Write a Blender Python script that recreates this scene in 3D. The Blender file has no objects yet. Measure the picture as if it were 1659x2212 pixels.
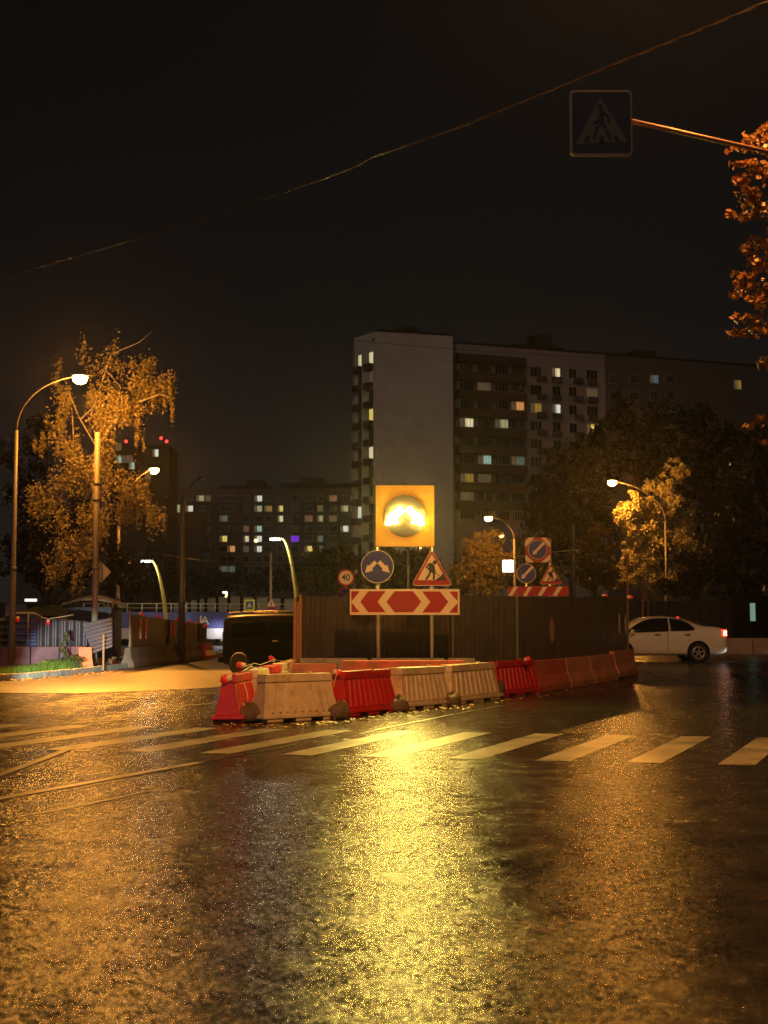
import bpy, bmesh, math, random
from mathutils import Vector, Matrix
import numpy as np
random.seed(7); RNG = np.random.default_rng(7)
S = bpy.context.scene; COL = S.collection
PI = math.pi
# ------------------------------------------------------------------ camera
SUN = .17; HAZE = .0002; BUMP = .45; LED = 1700; EXPO = 0
P_A = 2100; P_A_FILL = 32000; P_B = 1800; P_D = 6000; P_E = 2000; P_G = 6800; P_L = 250
FSC = 72; FK = .25
F = 3000.0; CX = 829.5; CY = 1106.0; EYE = 1.7
PITCH = math.atan((1342 - CY) / F)
cam_d = bpy.data.cameras.new('camera'); cam = bpy.data.objects.new('camera', cam_d); COL.objects.link(cam)
cam.location = (0, 0, EYE); cam.rotation_euler = (PI/2 + PITCH, 0, 0)
cam_d.sensor_fit = 'HORIZONTAL'; cam_d.sensor_width = 24; cam_d.lens = 24*F/1659.0
cam_d.clip_start = 0.1; cam_d.clip_end = 4000
cam_d.dof.use_dof = True; cam_d.dof.focus_distance = 28; cam_d.dof.aperture_fstop = 1.8
S.camera = cam
def at(px, py, Y):
    """real point at depth Y metres seen at a photo position"""
    u = (px-CX)/F; v = (CY-py)/F; c, s = math.cos(PITCH), math.sin(PITCH)
    dy = c - s*v; dz = s + c*v; t = Y/dy
    return Vector((u*t, Y, EYE + dz*t))
def gnd(px, py, z=0.0):
    u = (px-CX)/F; v = (CY-py)/F; c, s = math.cos(PITCH), math.sin(PITCH)
    dy = c - s*v; dz = s + c*v; t = (z-EYE)/dz
    return Vector((u*t, dy*t, z))
# ------------------------------------------------------------------ materials
def sock(n, *names):
    for k in names:
        if k in n.inputs: return n.inputs[k]
MATS = {}
def mat(name, col, rough=.6, metal=0, spec=.5, noise=0, nscale=8, bump=0, bscale=40, emit=None, es=0, coat=0, dirt=None, dscale=3, damt=.5, sheen=0, stretch=None):
    if name in MATS: return MATS[name]
    m = bpy.data.materials.new(name); m.use_nodes = True; nt = m.node_tree; N = nt.nodes; L = nt.links
    b = N['Principled BSDF']
    b.inputs['Roughness'].default_value = rough; b.inputs['Metallic'].default_value = metal
    b.inputs['Specular IOR Level'].default_value = spec
    if coat: b.inputs['Coat Weight'].default_value = coat; b.inputs['Coat Roughness'].default_value = .06
    tc = N.new('ShaderNodeTexCoord'); vec = tc.outputs['Object']
    if stretch:
        mp = N.new('ShaderNodeMapping'); mp.inputs['Scale'].default_value = stretch; L.new(vec, mp.inputs[0]); vec = mp.outputs[0]
    b.inputs['Base Color'].default_value = (*col, 1)
    out = None
    if noise:
        t = N.new('ShaderNodeTexNoise'); t.inputs['Scale'].default_value = nscale; t.inputs['Detail'].default_value = 6
        L.new(vec, t.inputs['Vector'])
        r = N.new('ShaderNodeMapRange'); r.inputs[1].default_value = .3; r.inputs[2].default_value = .7
        r.inputs[3].default_value = 1-noise; r.inputs[4].default_value = 1+noise; L.new(t.outputs['Fac'], r.inputs[0])
        mx = N.new('ShaderNodeVectorMath'); mx.operation = 'SCALE'; mx.inputs[0].default_value = col; L.new(r.outputs[0], mx.inputs['Scale'])
        out = mx.outputs[0]
    if dirt:
        t = N.new('ShaderNodeTexNoise'); t.inputs['Scale'].default_value = dscale; t.inputs['Detail'].default_value = 8; t.inputs['Roughness'].default_value = .65
        L.new(vec, t.inputs['Vector'])
        r = N.new('ShaderNodeMapRange'); r.inputs[1].default_value = .48; r.inputs[2].default_value = .66; r.inputs[4].default_value = damt
        L.new(t.outputs['Fac'], r.inputs[0])
        mm = N.new('ShaderNodeMix'); mm.data_type = 'RGBA'; L.new(r.outputs[0], mm.inputs[0])
        if out: L.new(out, mm.inputs[6])
        else: mm.inputs[6].default_value = (*col, 1)
        mm.inputs[7].default_value = (*dirt, 1); out = mm.outputs[2]
    if out: L.new(out, b.inputs['Base Color'])
    if bump:
        t = N.new('ShaderNodeTexNoise'); t.inputs['Scale'].default_value = bscale; t.inputs['Detail'].default_value = 4
        L.new(vec, t.inputs['Vector'])
        bp = N.new('ShaderNodeBump'); bp.inputs['Strength'].default_value = bump; bp.inputs['Distance'].default_value = .01
        L.new(t.outputs['Fac'], bp.inputs['Height']); L.new(bp.outputs[0], b.inputs['Normal'])
    if emit:
        b.inputs['Emission Color'].default_value = (*emit, 1); b.inputs['Emission Strength'].default_value = es
    MATS[name] = m; return m
def leafmat(name, col, col2, trans=.25, rough=.5):
    m = bpy.data.materials.new(name); m.use_nodes = True; nt = m.node_tree; N = nt.nodes; L = nt.links
    b = N['Principled BSDF']; b.inputs['Roughness'].default_value = rough
    g = N.new('ShaderNodeNewGeometry'); mm = N.new('ShaderNodeMix'); mm.data_type = 'RGBA'
    L.new(g.outputs['Random Per Island'], mm.inputs[0]); mm.inputs[6].default_value = (*col, 1); mm.inputs[7].default_value = (*col2, 1)
    L.new(mm.outputs[2], b.inputs['Base Color'])
    tr = N.new('ShaderNodeBsdfTranslucent'); L.new(mm.outputs[2], tr.inputs[0])
    ms = N.new('ShaderNodeMixShader'); ms.inputs[0].default_value = trans
    L.new(b.outputs[0], ms.inputs[1]); L.new(tr.outputs[0], ms.inputs[2]); L.new(ms.outputs[0], N['Material Output'].inputs[0])
    MATS[name] = m; return m
# ------------------------------------------------------------------ mesh builder
class MB:
    def __init__(s): s.v = []; s.f = []; s.m = []; s.k = 0; s.sm = []
    def add(s, vs, fs, m=0, smooth=False):
        o = len(s.v); s.v += [tuple(v) for v in vs]; s.f += [tuple(i+o for i in f) for f in fs]; s.m += [m]*len(fs); s.sm += [smooth]*len(fs); return s
    def box(s, c, d, m=0, rz=0, taper=1, tapy=None):
        x, y, z = [q/2 for q in d]; ty = taper if tapy is None else tapy
        p = [(-x,-y,-z),(x,-y,-z),(x,y,-z),(-x,y,-z),(-x*taper,-y*ty,z),(x*taper,-y*ty,z),(x*taper,y*ty,z),(-x*taper,y*ty,z)]
        ca, sa = math.cos(rz), math.sin(rz)
        p = [(c[0]+a*ca-b*sa, c[1]+a*sa+b*ca, c[2]+q) for a, b, q in p]
        return s.add(p, [(0,3,2,1),(4,5,6,7),(0,1,5,4),(1,2,6,5),(2,3,7,6),(3,0,4,7)], m)
    def tube(s, pts, r, n=8, m=0):
        pts = [Vector(p) for p in pts]; rs = r if isinstance(r, (list, tuple)) else [r]*len(pts)
        vs = []; fs = []; up = Vector((0,0,1)); prev = None
        for i, p in enumerate(pts):
            d = (pts[min(i+1, len(pts)-1)] - pts[max(i-1, 0)]).normalized()
            if prev is None:
                a = d.cross(up) if abs(d.z) < .95 else d.cross(Vector((1,0,0)))
            else: a = prev - d*prev.dot(d)
            if a.length < 1e-6: a = d.orthogonal()
            a.normalize(); prev = a; b = d.cross(a)
            for k in range(n):
                t = 2*PI*k/n; vs.append(p + (a*math.cos(t) + b*math.sin(t))*rs[i])
        for i in range(len(pts)-1):
            for k in range(n):
                k2 = (k+1) % n; fs.append((i*n+k, i*n+k2, (i+1)*n+k2, (i+1)*n+k))
        s.add(vs, fs, m, True); o = len(s.v)-len(vs)
        s.f.append(tuple(o+k for k in reversed(range(n)))); s.f.append(tuple(o+(len(pts)-1)*n+k for k in range(n))); s.m += [m, m]; s.sm += [False, False]
        return s
    def slab(s, poly, y0, th, m=0):
        """polygon in x,z facing -y: front face at y0, thickness th going back"""
        n = len(poly); a = sum(poly[i][0]*poly[(i+1) % n][1]-poly[(i+1) % n][0]*poly[i][1] for i in range(n))
        if a < 0: poly = poly[::-1]
        y = y0 - s.k*.0004; s.k += 1
        vs = [(p[0], y, p[1]) for p in poly] + [(p[0], y0+th, p[1]) for p in poly]
        fs = [tuple(range(n)), tuple(range(2*n-1, n-1, -1))] + [(i+n, (i+1) % n+n, (i+1) % n, i) for i in range(n)]
        return s.add(vs, fs, m)
    def disc(s, cx, cz, r, y0, th, m=0, n=40, rz=None):
        return s.slab([(cx+r*math.cos(2*PI*k/n), cz+(rz or r)*math.sin(2*PI*k/n)) for k in range(n)], y0, th, m)
    def stroke(s, pts, w, y0, th, m=0):
        for a, b in zip(pts[:-1], pts[1:]):
            dx, dz = b[0]-a[0], b[1]-a[1]; l = math.hypot(dx, dz) or 1; nx, nz = -dz/l*w/2, dx/l*w/2
            s.slab([(a[0]+nx, a[1]+nz), (b[0]+nx, b[1]+nz), (b[0]-nx, b[1]-nz), (a[0]-nx, a[1]-nz)], y0, th, m)
        for a in pts: s.disc(a[0], a[1], w/2, y0, th, m, 10)
        return s
    def lathe(s, prof, c=(0,0,0), n=20, m=0, axis='z', smooth=True):
        vs = []; fs = []
        for r, h in prof:
            for k in range(n):
                t = 2*PI*k/n; a, b = r*math.cos(t), r*math.sin(t)
                vs.append((c[0]+a, c[1]+b, c[2]+h) if axis == 'z' else (c[0]+a, c[1]+h, c[2]+b) if axis == 'y' else (c[0]+h, c[1]+a, c[2]+b))
        for i in range(len(prof)-1):
            for k in range(n):
                k2 = (k+1) % n; q = (i*n+k, i*n+k2, (i+1)*n+k2, (i+1)*n+k)
                fs.append(q if axis != 'y' else q[::-1])
        return s.add(vs, fs, m, smooth)
    def build(s, name, mats, parent=None, loc=(0,0,0), rz=0, bevel=0, solid=0, sub=0):
        me = bpy.data.meshes.new(name); me.from_pydata(s.v, [], s.f)
        for mm in (mats if isinstance(mats, (list, tuple)) else [mats]): me.materials.append(mm)
        me.polygons.foreach_set('material_index', s.m); me.polygons.foreach_set('use_smooth', s.sm); me.update()
        o = bpy.data.objects.new(name, me); COL.objects.link(o); o.location = loc; o.rotation_euler = (0,0,rz)
        if parent: o.parent = parent
        if solid:
            q = o.modifiers.new('t', 'SOLIDIFY'); q.thickness = solid; q.offset = 0
        if sub:
            q = o.modifiers.new('s', 'SUBSURF'); q.levels = q.render_levels = sub
        if bevel:
            q = o.modifiers.new('b', 'BEVEL'); q.width = bevel; q.segments = 2; q.limit_method = 'ANGLE'
        return o
def tag(o, label=None, cat=None, group=None, kind=None):
    for k, v in (('label', label), ('category', cat), ('group', group), ('kind', kind)):
        if v: o[k] = v
    return o
def thing(name, label, cat, loc=(0,0,0), rz=0, group=None):
    o = bpy.data.objects.new(name, None); COL.objects.link(o); o.location = loc; o.rotation_euler = (0,0,rz)
    o.empty_display_size = .2; return tag(o, label, cat, group)
def dup(root, loc, rz=0, label=None):
    def cp(o, par):
        c = o.copy(); COL.objects.link(c)
        if par: c.parent = par
        for ch in [q for q in list(COL.objects) if q.parent == o]: cp(ch, c)
        return c
    r = cp(root, None); r.location = loc; r.rotation_euler = (0,0,rz)
    if label: r['label'] = label
    return r
def text_mesh(name, txt, size, m, parent, loc, thick=.004, sx=1.0, rz=0):
    cu = bpy.data.curves.new('t', 'FONT'); cu.body = txt; cu.size = size; cu.extrude = thick/2; cu.align_x = 'CENTER'; cu.align_y = 'CENTER'
    cu.offset = size*.012
    to = bpy.data.objects.new('t', cu); COL.objects.link(to)
    dg = bpy.context.evaluated_depsgraph_get(); me = bpy.data.meshes.new_from_object(to.evaluated_get(dg))
    bpy.data.objects.remove(to)
    me.transform(Matrix.Diagonal((sx,1,1,1))); me.transform(Matrix.Rotation(PI/2, 4, 'X')); me.materials.clear(); me.materials.append(m)
    o = bpy.data.objects.new(name, me); COL.objects.link(o); o.parent = parent; o.location = loc; o.rotation_euler = (0,0,rz); return o
SODIUM = (1, .39, .05)
def plight(name, loc, P, col=SODIUM, r=.12, parent=None, spot=None, aim=None):
    d = bpy.data.lights.new(name, 'SPOT' if spot else 'POINT'); d.energy = P; d.color = col; d.shadow_soft_size = r
    o = bpy.data.objects.new(name, d); COL.objects.link(o); o.location = loc
    if parent: o.parent = parent
    if spot:
        d.spot_size = math.radians(spot); d.spot_blend = .6
        o.rotation_euler = (Vector(aim)-Vector(loc)).to_track_quat('-Z', 'Y').to_euler()
    return o
# ------------------------------------------------------------------ palette
galv = mat('galvanised_steel', (.42,.40,.37), .5, .3, noise=.2, nscale=12, dirt=(.2,.15,.1), dscale=5, damt=.5)
darksteel = mat('painted_dark_steel', (.10,.09,.08), .5, .2, noise=.2)
concrete = mat('concrete', (.36,.33,.29), .85, noise=.18, nscale=6, bump=.4, bscale=60, dirt=(.14,.11,.09), dscale=2.2, damt=.7)
red_conc = mat('red_painted_concrete', (.55,.10,.06), .7, noise=.2, nscale=5, bump=.4, bscale=50, dirt=(.22,.12,.08), dscale=3, damt=.8)
orange_conc = mat('faded_orange_concrete', (.62,.23,.12), .75, noise=.15, nscale=5, bump=.4, bscale=50, dirt=(.2,.10,.07), dscale=2.5, damt=.7)
wplastic = mat('dirty_white_plastic', (.56,.44,.32), .5, noise=.10, nscale=5, dirt=(.28,.19,.12), dscale=4, damt=.6, bump=.15, bscale=30)
rplastic = mat('red_plastic', (.46,.008,.014), .42, noise=.15, nscale=5, dirt=(.25,.03,.02), dscale=4, damt=.6, bump=.1, bscale=30)
brown_sheet = mat('dark_brown_sheet', (.024,.015,.012), .42, .0, noise=.35, nscale=2.5, dirt=(.055,.035,.025), dscale=5, damt=.6, stretch=(1,1,.25))
black = mat('black_paint', (.005,.005,.005), .8, spec=.1)
cream = mat('cream_reflective_film', (.86,.72,.48), .45, noise=.04, nscale=20)
sred = mat('red_reflective_film', (.40,.008,.010), .4, noise=.1, nscale=15)
sblue = mat('blue_reflective_film', (.030,.040,.26), .4, noise=.1, nscale=15)
syellow = mat('yellow_fluorescent_film', (.95,.60,.085), .45, noise=.06, nscale=6)
sblack = mat('black_film', (.012,.012,.012), .5)
rubber = mat('rubber', (.015,.015,.015), .7, noise=.2)
# ------------------------------------------------------------------ sky, air
w = bpy.data.worlds.new('World'); S.world = w; w.use_nodes = True; nt = w.node_tree; N = nt.nodes; L = nt.links
bg = N['Background']; tc = N.new('ShaderNodeTexCoord'); sp = N.new('ShaderNodeSeparateXYZ'); L.new(tc.outputs['Generated'], sp.inputs[0])
cr = N.new('ShaderNodeValToRGB'); L.new(sp.outputs['Z'], cr.inputs[0])
e = cr.color_ramp.elements
e[0].position = 0; e[0].color = (.0150,.0120,.0105,1); e[1].position = .42; e[1].color = (.0034,.0034,.0033,1)
q = e.new(.10); q.color = (.0100,.0084,.0078,1); q = e.new(.22); q.color = (.0052,.0048,.0046,1)
L.new(cr.outputs[0], bg.inputs[0]); bg.inputs[1].default_value = 1.0
sd = bpy.data.lights.new('city_sky_glow', 'SUN'); sd.energy = SUN; sd.angle = math.radians(35); sd.color = (1,.86,.76)
so = bpy.data.objects.new('city_sky_glow', sd); COL.objects.link(so); so.rotation_euler = (Vector((.25,.9,-.45))).to_track_quat('-Z','Y').to_euler()
hz = bpy.data.materials.new('night_mist'); hz.use_nodes = True; N = hz.node_tree.nodes; N.remove(N['Principled BSDF'])
pv = N.new('ShaderNodeVolumePrincipled'); pv.inputs['Color'].default_value = (.9,.88,.85,1); pv.inputs['Density'].default_value = HAZE; pv.inputs['Anisotropy'].default_value = .92
hz.node_tree.links.new(pv.outputs[0], N['Material Output'].inputs['Volume'])
if HAZE > 0:
    tag(MB().box((0,230,28.5),(500,560,61)).build('haze', hz), kind='stuff')
# ------------------------------------------------------------------ ground and road
def sm(t): t = max(0., min(1., t)); return t*t*(3-2*t)
def zr(x, y): return .36*sm((y-39)/8)*sm((x-3.5)/4)*(1-sm((x-30)/20)) - .0
def roadmat():
    m = bpy.data.materials.new('wet_asphalt'); m.use_nodes = True; nt = m.node_tree; N = nt.nodes; L = nt.links; b = N['Principled BSDF']
    tc = N.new('ShaderNodeTexCoord')
    def noise(scale, det=3, rough=.6, dist=0, vec=None):
        t = N.new('ShaderNodeTexNoise'); t.inputs['Scale'].default_value = scale; t.inputs['Detail'].default_value = det; t.inputs['Roughness'].default_value = rough
        t.inputs['Distortion'].default_value = dist; L.new(vec or tc.outputs['Object'], t.inputs['Vector']); return t.outputs['Fac']
    def rng(src, a, b2, c, d):
        r = N.new('ShaderNodeMapRange'); r.inputs[1].default_value = a; r.inputs[2].default_value = b2; r.inputs[3].default_value = c; r.inputs[4].default_value = d
        L.new(src, r.inputs[0]); return r.outputs[0]
    big = noise(.35, 4); med = noise(2.6, 6, .65); fine = noise(70, 3)
    mp = N.new('ShaderNodeMapping'); mp.inputs['Rotation'].default_value = (0,0,math.radians(-23)); mp.inputs['Scale'].default_value = (1,.12,1); L.new(tc.outputs['Object'], mp.inputs[0])
    track = noise(1.1, 4, .5, vec=mp.outputs[0])
    vo = N.new('ShaderNodeTexVoronoi'); vo.inputs['Scale'].default_value = 68; L.new(tc.outputs['Object'], vo.inputs['Vector'])
    vo2 = N.new('ShaderNodeTexVoronoi'); vo2.inputs['Scale'].default_value = 26; L.new(tc.outputs['Object'], vo2.inputs['Vector'])
    col = N.new('ShaderNodeMix'); col.data_type = 'RGBA'; L.new(rng(fine,.35,.65,0,1), col.inputs[0]); col.inputs[6].default_value = (.011,.0105,.010,1); col.inputs[7].default_value = (.036,.033,.029,1)
    c2 = N.new('ShaderNodeMix'); c2.data_type = 'RGBA'; c2.blend_type = 'MULTIPLY'; c2.inputs[0].default_value = 1; L.new(col.outputs[2], c2.inputs[6])
    cc = N.new('ShaderNodeCombineColor'); v = rng(med,.3,.7,.65,1.35)
    for k in range(3): L.new(v, cc.inputs[k])
    L.new(cc.outputs[0], c2.inputs[7]); L.new(c2.outputs[2], b.inputs['Base Color'])
    # wetness: damp film patches are smoother, dry patches rougher
    ad = N.new('ShaderNodeMath'); ad.operation = 'ADD'; L.new(rng(med,.35,.68,-.06,.09), ad.inputs[0]); L.new(rng(track,.35,.65,.15,.25), ad.inputs[1])
    L.new(ad.outputs[0], b.inputs['Roughness']); b.inputs['Specular IOR Level'].default_value = .20
    # every aggregate stone is a small wet facet with its own tilt
    def facets(scale, k):
        v = N.new('ShaderNodeTexVoronoi'); v.inputs['Scale'].default_value = scale; L.new(tc.outputs['Object'], v.inputs['Vector'])
        sb = N.new('ShaderNodeVectorMath'); sb.operation = 'SUBTRACT'; L.new(v.outputs['Color'], sb.inputs[0]); sb.inputs[1].default_value = (.5,.5,.5)
        ml = N.new('ShaderNodeVectorMath'); ml.operation = 'MULTIPLY'; L.new(sb.outputs[0], ml.inputs[0]); ml.inputs[1].default_value = (k,k,0); return ml.outputs[0], v
    f1, v1 = facets(FSC, FK); f2, v2 = facets(FSC*.37, FK*.55)
    h1 = N.new('ShaderNodeMath'); h1.operation = 'MULTIPLY_ADD'; L.new(v1.outputs['Distance'], h1.inputs[0]); h1.inputs[1].default_value = -.9; L.new(fine, h1.inputs[2])
    bp = N.new('ShaderNodeBump'); bp.inputs['Distance'].default_value = .002; bp.inputs['Strength'].default_value = BUMP; L.new(h1.outputs[0], bp.inputs['Height'])
    bp2 = N.new('ShaderNodeBump'); bp2.inputs['Distance'].default_value = .012; bp2.inputs['Strength'].default_value = .22; L.new(med, bp2.inputs['Height']); L.new(bp.outputs[0], bp2.inputs['Normal'])
    a1 = N.new('ShaderNodeVectorMath'); L.new(bp2.outputs[0], a1.inputs[0]); L.new(f1, a1.inputs[1])
    a2 = N.new('ShaderNodeVectorMath'); L.new(a1.outputs[0], a2.inputs[0]); L.new(f2, a2.inputs[1])
    nn = N.new('ShaderNodeVectorMath'); nn.operation = 'NORMALIZE'; L.new(a2.outputs[0], nn.inputs[0]); L.new(nn.outputs[0], b.inputs['Normal'])
    return m
road = roadmat()
def grid(name, x0, x1, y0, y1, st, m, dz=0, zf=zr):
    nx = int((x1-x0)/st)+1; ny = int((y1-y0)/st)+1; vs = []; fs = []
    for j in range(ny):
        for i in range(nx):
            x = x0+(x1-x0)*i/(nx-1); y = y0+(y1-y0)*j/(ny-1); vs.append((x, y, zf(x, y)+dz))
    for j in range(ny-1):
        for i in range(nx-1): a = j*nx+i; fs.append((a, a+1, a+nx+1, a+nx))
    return MB().add(vs, fs, 0, True).build(name, m)
tag(grid('road', -60, 70, -12, 130, 1.0, road), kind='structure')
earth = mat('bare_earth', (.035,.026,.018), .95, noise=.4, nscale=.8, bump=.6, bscale=3)
tag(MB().add([(-1500,-300,-.03),(1500,-300,-.03),(1500,3000,-.03),(-1500,3000,-.03)], [(0,1,2,3)]).build('ground', earth), kind='structure')
# painted markings: crossing, lines (each a thin sheet 4 mm above the asphalt)
def paintmat(name, worn, col=(.30,.27,.22)):
    m = bpy.data.materials.new(name); m.use_nodes = True; nt = m.node_tree; N = nt.nodes; L = nt.links; b = N['Principled BSDF']
    tc = N.new('ShaderNodeTexCoord'); t = N.new('ShaderNodeTexNoise'); t.inputs['Scale'].default_value = 55; t.inputs['Detail'].default_value = 5; L.new(tc.outputs['Object'], t.inputs['Vector'])
    t2 = N.new('ShaderNodeTexNoise'); t2.inputs['Scale'].default_value = 1.6; t2.inputs['Detail'].default_value = 5; L.new(tc.outputs['Object'], t2.inputs['Vector'])
    a = N.new('ShaderNodeMath'); a.operation = 'MULTIPLY_ADD'; L.new(t2.outputs['Fac'], a.inputs[0]); a.inputs[1].default_value = 1.2; L.new(t.outputs['Fac'], a.inputs[2])
    r = N.new('ShaderNodeMapRange'); L.new(a.outputs[0], r.inputs[0]); r.inputs[1].default_value = 1.45-worn; r.inputs[2].default_value = 1.0-worn; 
    mm = N.new('ShaderNodeMix'); mm.data_type = 'RGBA'; L.new(r.outputs[0], mm.inputs[0]); mm.inputs[6].default_value = (.05,.045,.04,1); mm.inputs[7].default_value = (*col,1)
    L.new(mm.outputs[2], b.inputs['Base Color']); b.inputs['Roughness'].default_value = .34
    bp = N.new('ShaderNodeBump'); bp.inputs['Strength'].default_value = .45; bp.inputs['Distance'].default_value = .003; L.new(t.outputs['Fac'], bp.inputs['Height']); L.new(bp.outputs[0], b.inputs['Normal'])
    return m
paint = paintmat('crossing_paint', .05); paint_worn = paintmat('worn_line_paint', .3, (.24,.21,.17))
P0 = gnd(966,1639); PV = (gnd(1550,1652)-P0)/3; SV = gnd(1155,1585)-P0
SWI = PV*.395
cw = MB()
for i in range(-8, 7):
    a = P0+PV*i; L0 = SV
    n = 12; rows = []
    for k in range(n+1):
        p = a+L0*(k/n); rows += [(p.x, p.y, zr(p.x,p.y)+.004), (p.x+SWI.x, p.y+SWI.y, zr(p.x,p.y)+.004)]
    cw.add(rows, [(2*k, 2*k+1, 2*k+3, 2*k+2) for k in range(n)])
tag(cw.build('crosswalk', paint), kind='structure')
def line(name, pts, wd, m, z=.006):
    pp = [gnd(*p) for p in pts]; vs = []
    for i, p in enumerate(pp):
        d = (pp[min(i+1,len(pp)-1)]-pp[max(i-1,0)]).normalized(); nrm = Vector((-d.y, d.x, 0))*wd/2
        vs += [(p+nrm).to_tuple()[:2]+(z,), (p-nrm).to_tuple()[:2]+(z,)]
    return tag(MB().add(vs, [(2*i+1, 2*i+3, 2*i+2, 2*i) for i in range(len(pp)-1)]).build(name, m), kind='structure')
line('lane_line', [(-260,1778),(0,1726),(150,1699),(300,1672),(432,1648)], .13, paint, .0085)
line('lane_line', [(-200,1745),(0,1675),(95,1640),(168,1611)], .12, paint_worn, .0105)
line('lane_line', [(40,1766),(190,1738),(330,1708)], .05, paint_worn, .0055)
line('lane_line', [(780,1586),(838,1572),(972,1545),(1085,1525)], .08, paint_worn, .0065)
line('lane_line', [(-80,1590),(0,1577),(200,1560),(330,1551)], .09, paint_worn, .0085)
line('lane_line', [(280,1536),(420,1523),(490,1517)], .08, paint_worn, .0065)
line('lane_line', [(330,1476),(372,1470)], .1, paint, .0065)
tar = mat('tar_seam', (.008,.008,.008), .35, noise=.2)
line('tar_seam', [(410,1652),(510,1633),(600,1618),(640,1608)], .05, tar, .007)
line('tar_seam', [(-50,1496),(0,1496),(170,1498),(290,1492),(395,1489)], .05, tar, .0045)
line('tar_seam', [(330,1483),(410,1494),(500,1503)], .05, tar, .0047)
line('tar_seam', [(0,1547),(120,1553),(210,1552),(330,1543)], .06, tar, .0075)
# kerb and verge on the left, far side of the road
kp = [(-260,1512),(-120,1488),(0,1471),(60,1467),(130,1461),(200,1453),(270,1445),(340,1436),(400,1429),(460,1421),(500,1415)]
kk = [gnd(*p) for p in kp]
kmb = MB(); 
for a, b in zip(kk[:-1], kk[1:]):
    n = max(1, round((b-a).length/1.0)); d = (b-a).normalized(); nr = Vector((-d.y, d.x, 0))
    if nr.x > 0: nr = -nr
    for k in range(n):
        p = a.lerp(b, k/n)+d*.006; q = a.lerp(b, (k+1)/n)-d*.006; r = nr*.16; h = .19+random.uniform(-.006,.006)
        vs = [p, q, q+r, p+r]; vs = [(v.x, v.y, -.02) for v in vs]+[(v.x, v.y, h) for v in vs]
        kmb.add(vs, [(0,3,2,1),(4,5,6,7),(0,1,5,4),(1,2,6,5),(2,3,7,6),(3,0,4,7)])
tag(kmb.build('kerb', concrete, bevel=.015), kind='structure')
vs = [];
for p in kk: vs += [(p.x-.16, p.y+.02, .15), (p.x-.16-9, p.y+9.5, .17)]
tag(MB().add(vs, [(2*i, 2*i+2, 2*i+3, 2*i+1) for i in range(len(kk)-1)]).build('verge', mat('verge_soil', (.07,.045,.028), .95, noise=.5, nscale=3, bump=1, bscale=9)), kind='structure')
# older, smoother asphalt up to the tar seam, paled in colour for the golden sheen
old_sheen = mat('old_asphalt_with_sheen', (.115,.10,.085), .34, spec=.4, noise=.3, nscale=.9, bump=.35, bscale=120, dirt=(.07,.06,.05), dscale=.8, damt=.5)
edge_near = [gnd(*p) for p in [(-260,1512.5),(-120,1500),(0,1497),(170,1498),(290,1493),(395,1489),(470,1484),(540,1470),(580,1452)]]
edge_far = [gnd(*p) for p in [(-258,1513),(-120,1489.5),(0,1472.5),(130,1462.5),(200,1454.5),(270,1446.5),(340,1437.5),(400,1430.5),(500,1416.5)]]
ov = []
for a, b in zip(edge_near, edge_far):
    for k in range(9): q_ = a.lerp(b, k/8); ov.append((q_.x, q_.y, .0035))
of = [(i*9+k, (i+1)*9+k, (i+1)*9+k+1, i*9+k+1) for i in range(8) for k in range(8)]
tag(MB().add(ov, of).build('old_road_with_sheen', old_sheen), kind='structure')
# ------------------------------------------------------------------ water filled barriers
def water_barrier(p, q, m, label, group='water filled barriers around the works'):
    p = Vector(p); q = Vector(q); d = q-p; Ln = d.length-.05; H = .80
    t = thing('water_barrier', label, 'barrier', ((p.x+q.x)/2, (p.y+q.y)/2, zr(p.x, p.y)), math.atan2(d.y, d.x)+random.uniform(-.03,.03), group); t.rotation_euler.x = random.uniform(-.02,.02); t.rotation_euler.y = random.uniform(-.008,.008)
    b = MB(); l0, l1 = Ln/2-.03, Ln/2-.16; w0, w1 = .215, .085; z0, z1 = .13, .80
    def X(f): return l0+(l1-l0)*f
    def W(f): return w0+(w1-w0)*f
    prof = [(0,0),(.06,.0),(.78,0),(.80,-.0),(1,.0)]
    f0, f1, f2 = 0., .80, 1.
    vs = []
    for f, dw in ((0,0),(.80,0),(.80,.022),(1,.016)):
        x, y, z = X(f)+ (dw*.8), W(min(f,.8))*(1 if dw == 0 else 1)+dw, z0+(z1-z0)*f
        vs += [(-x,-y,z),(x,-y,z),(x,y,z),(-x,y,z)]
    fs = [(0,3,2,1),(12,13,14,15)]
    for k in range(3):
        for j in range(4): j2 = (j+1) % 4; fs.append((k*4+j, k*4+j2, k*4+4+j2, k*4+4+j))
    b.add(vs, fs)
    n = 9
    for s in (-1, 1):
        for i in range(n):
            u = -1+2*(i+.5)/n*1.0; wd = .034
            def P(f, off, du): return ((X(f)-.10)*u+du, s*(W(f)+off), z0+(z1-z0)*f)
            fa, fb = .05, .76
            v8 = [P(fa,-.01,-wd),P(fa,-.01,wd),P(fb,-.01,wd),P(fb,-.01,-wd),P(fa,.030,-wd*.6),P(fa,.030,wd*.6),P(fb,.030,wd*.6),P(fb,.030,-wd*.6)]
            fcs = [(0,1,5,4),(1,2,6,5),(2,3,7,6),(3,0,4,7),(4,5,6,7)]
            b.add(v8, [f if s < 0 else f[::-1] for f in fcs])
    b.build('body', m, t, bevel=.012)
    ft = MB()
    ft.box((0,0,.095),(Ln+.06,.56,.07), taper=.985)
    for x in (-.36,0,.36): ft.box((x*Ln,0,.03),(Ln*.20,.52,.06))
    ft.build('foot', m, t, bevel=.014)
    MB().lathe([(0,.03),(.04,.03),(.045,0)][::-1], (Ln*.2,0,.80), 12).build('filler_cap', m, t)
    return t
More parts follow.
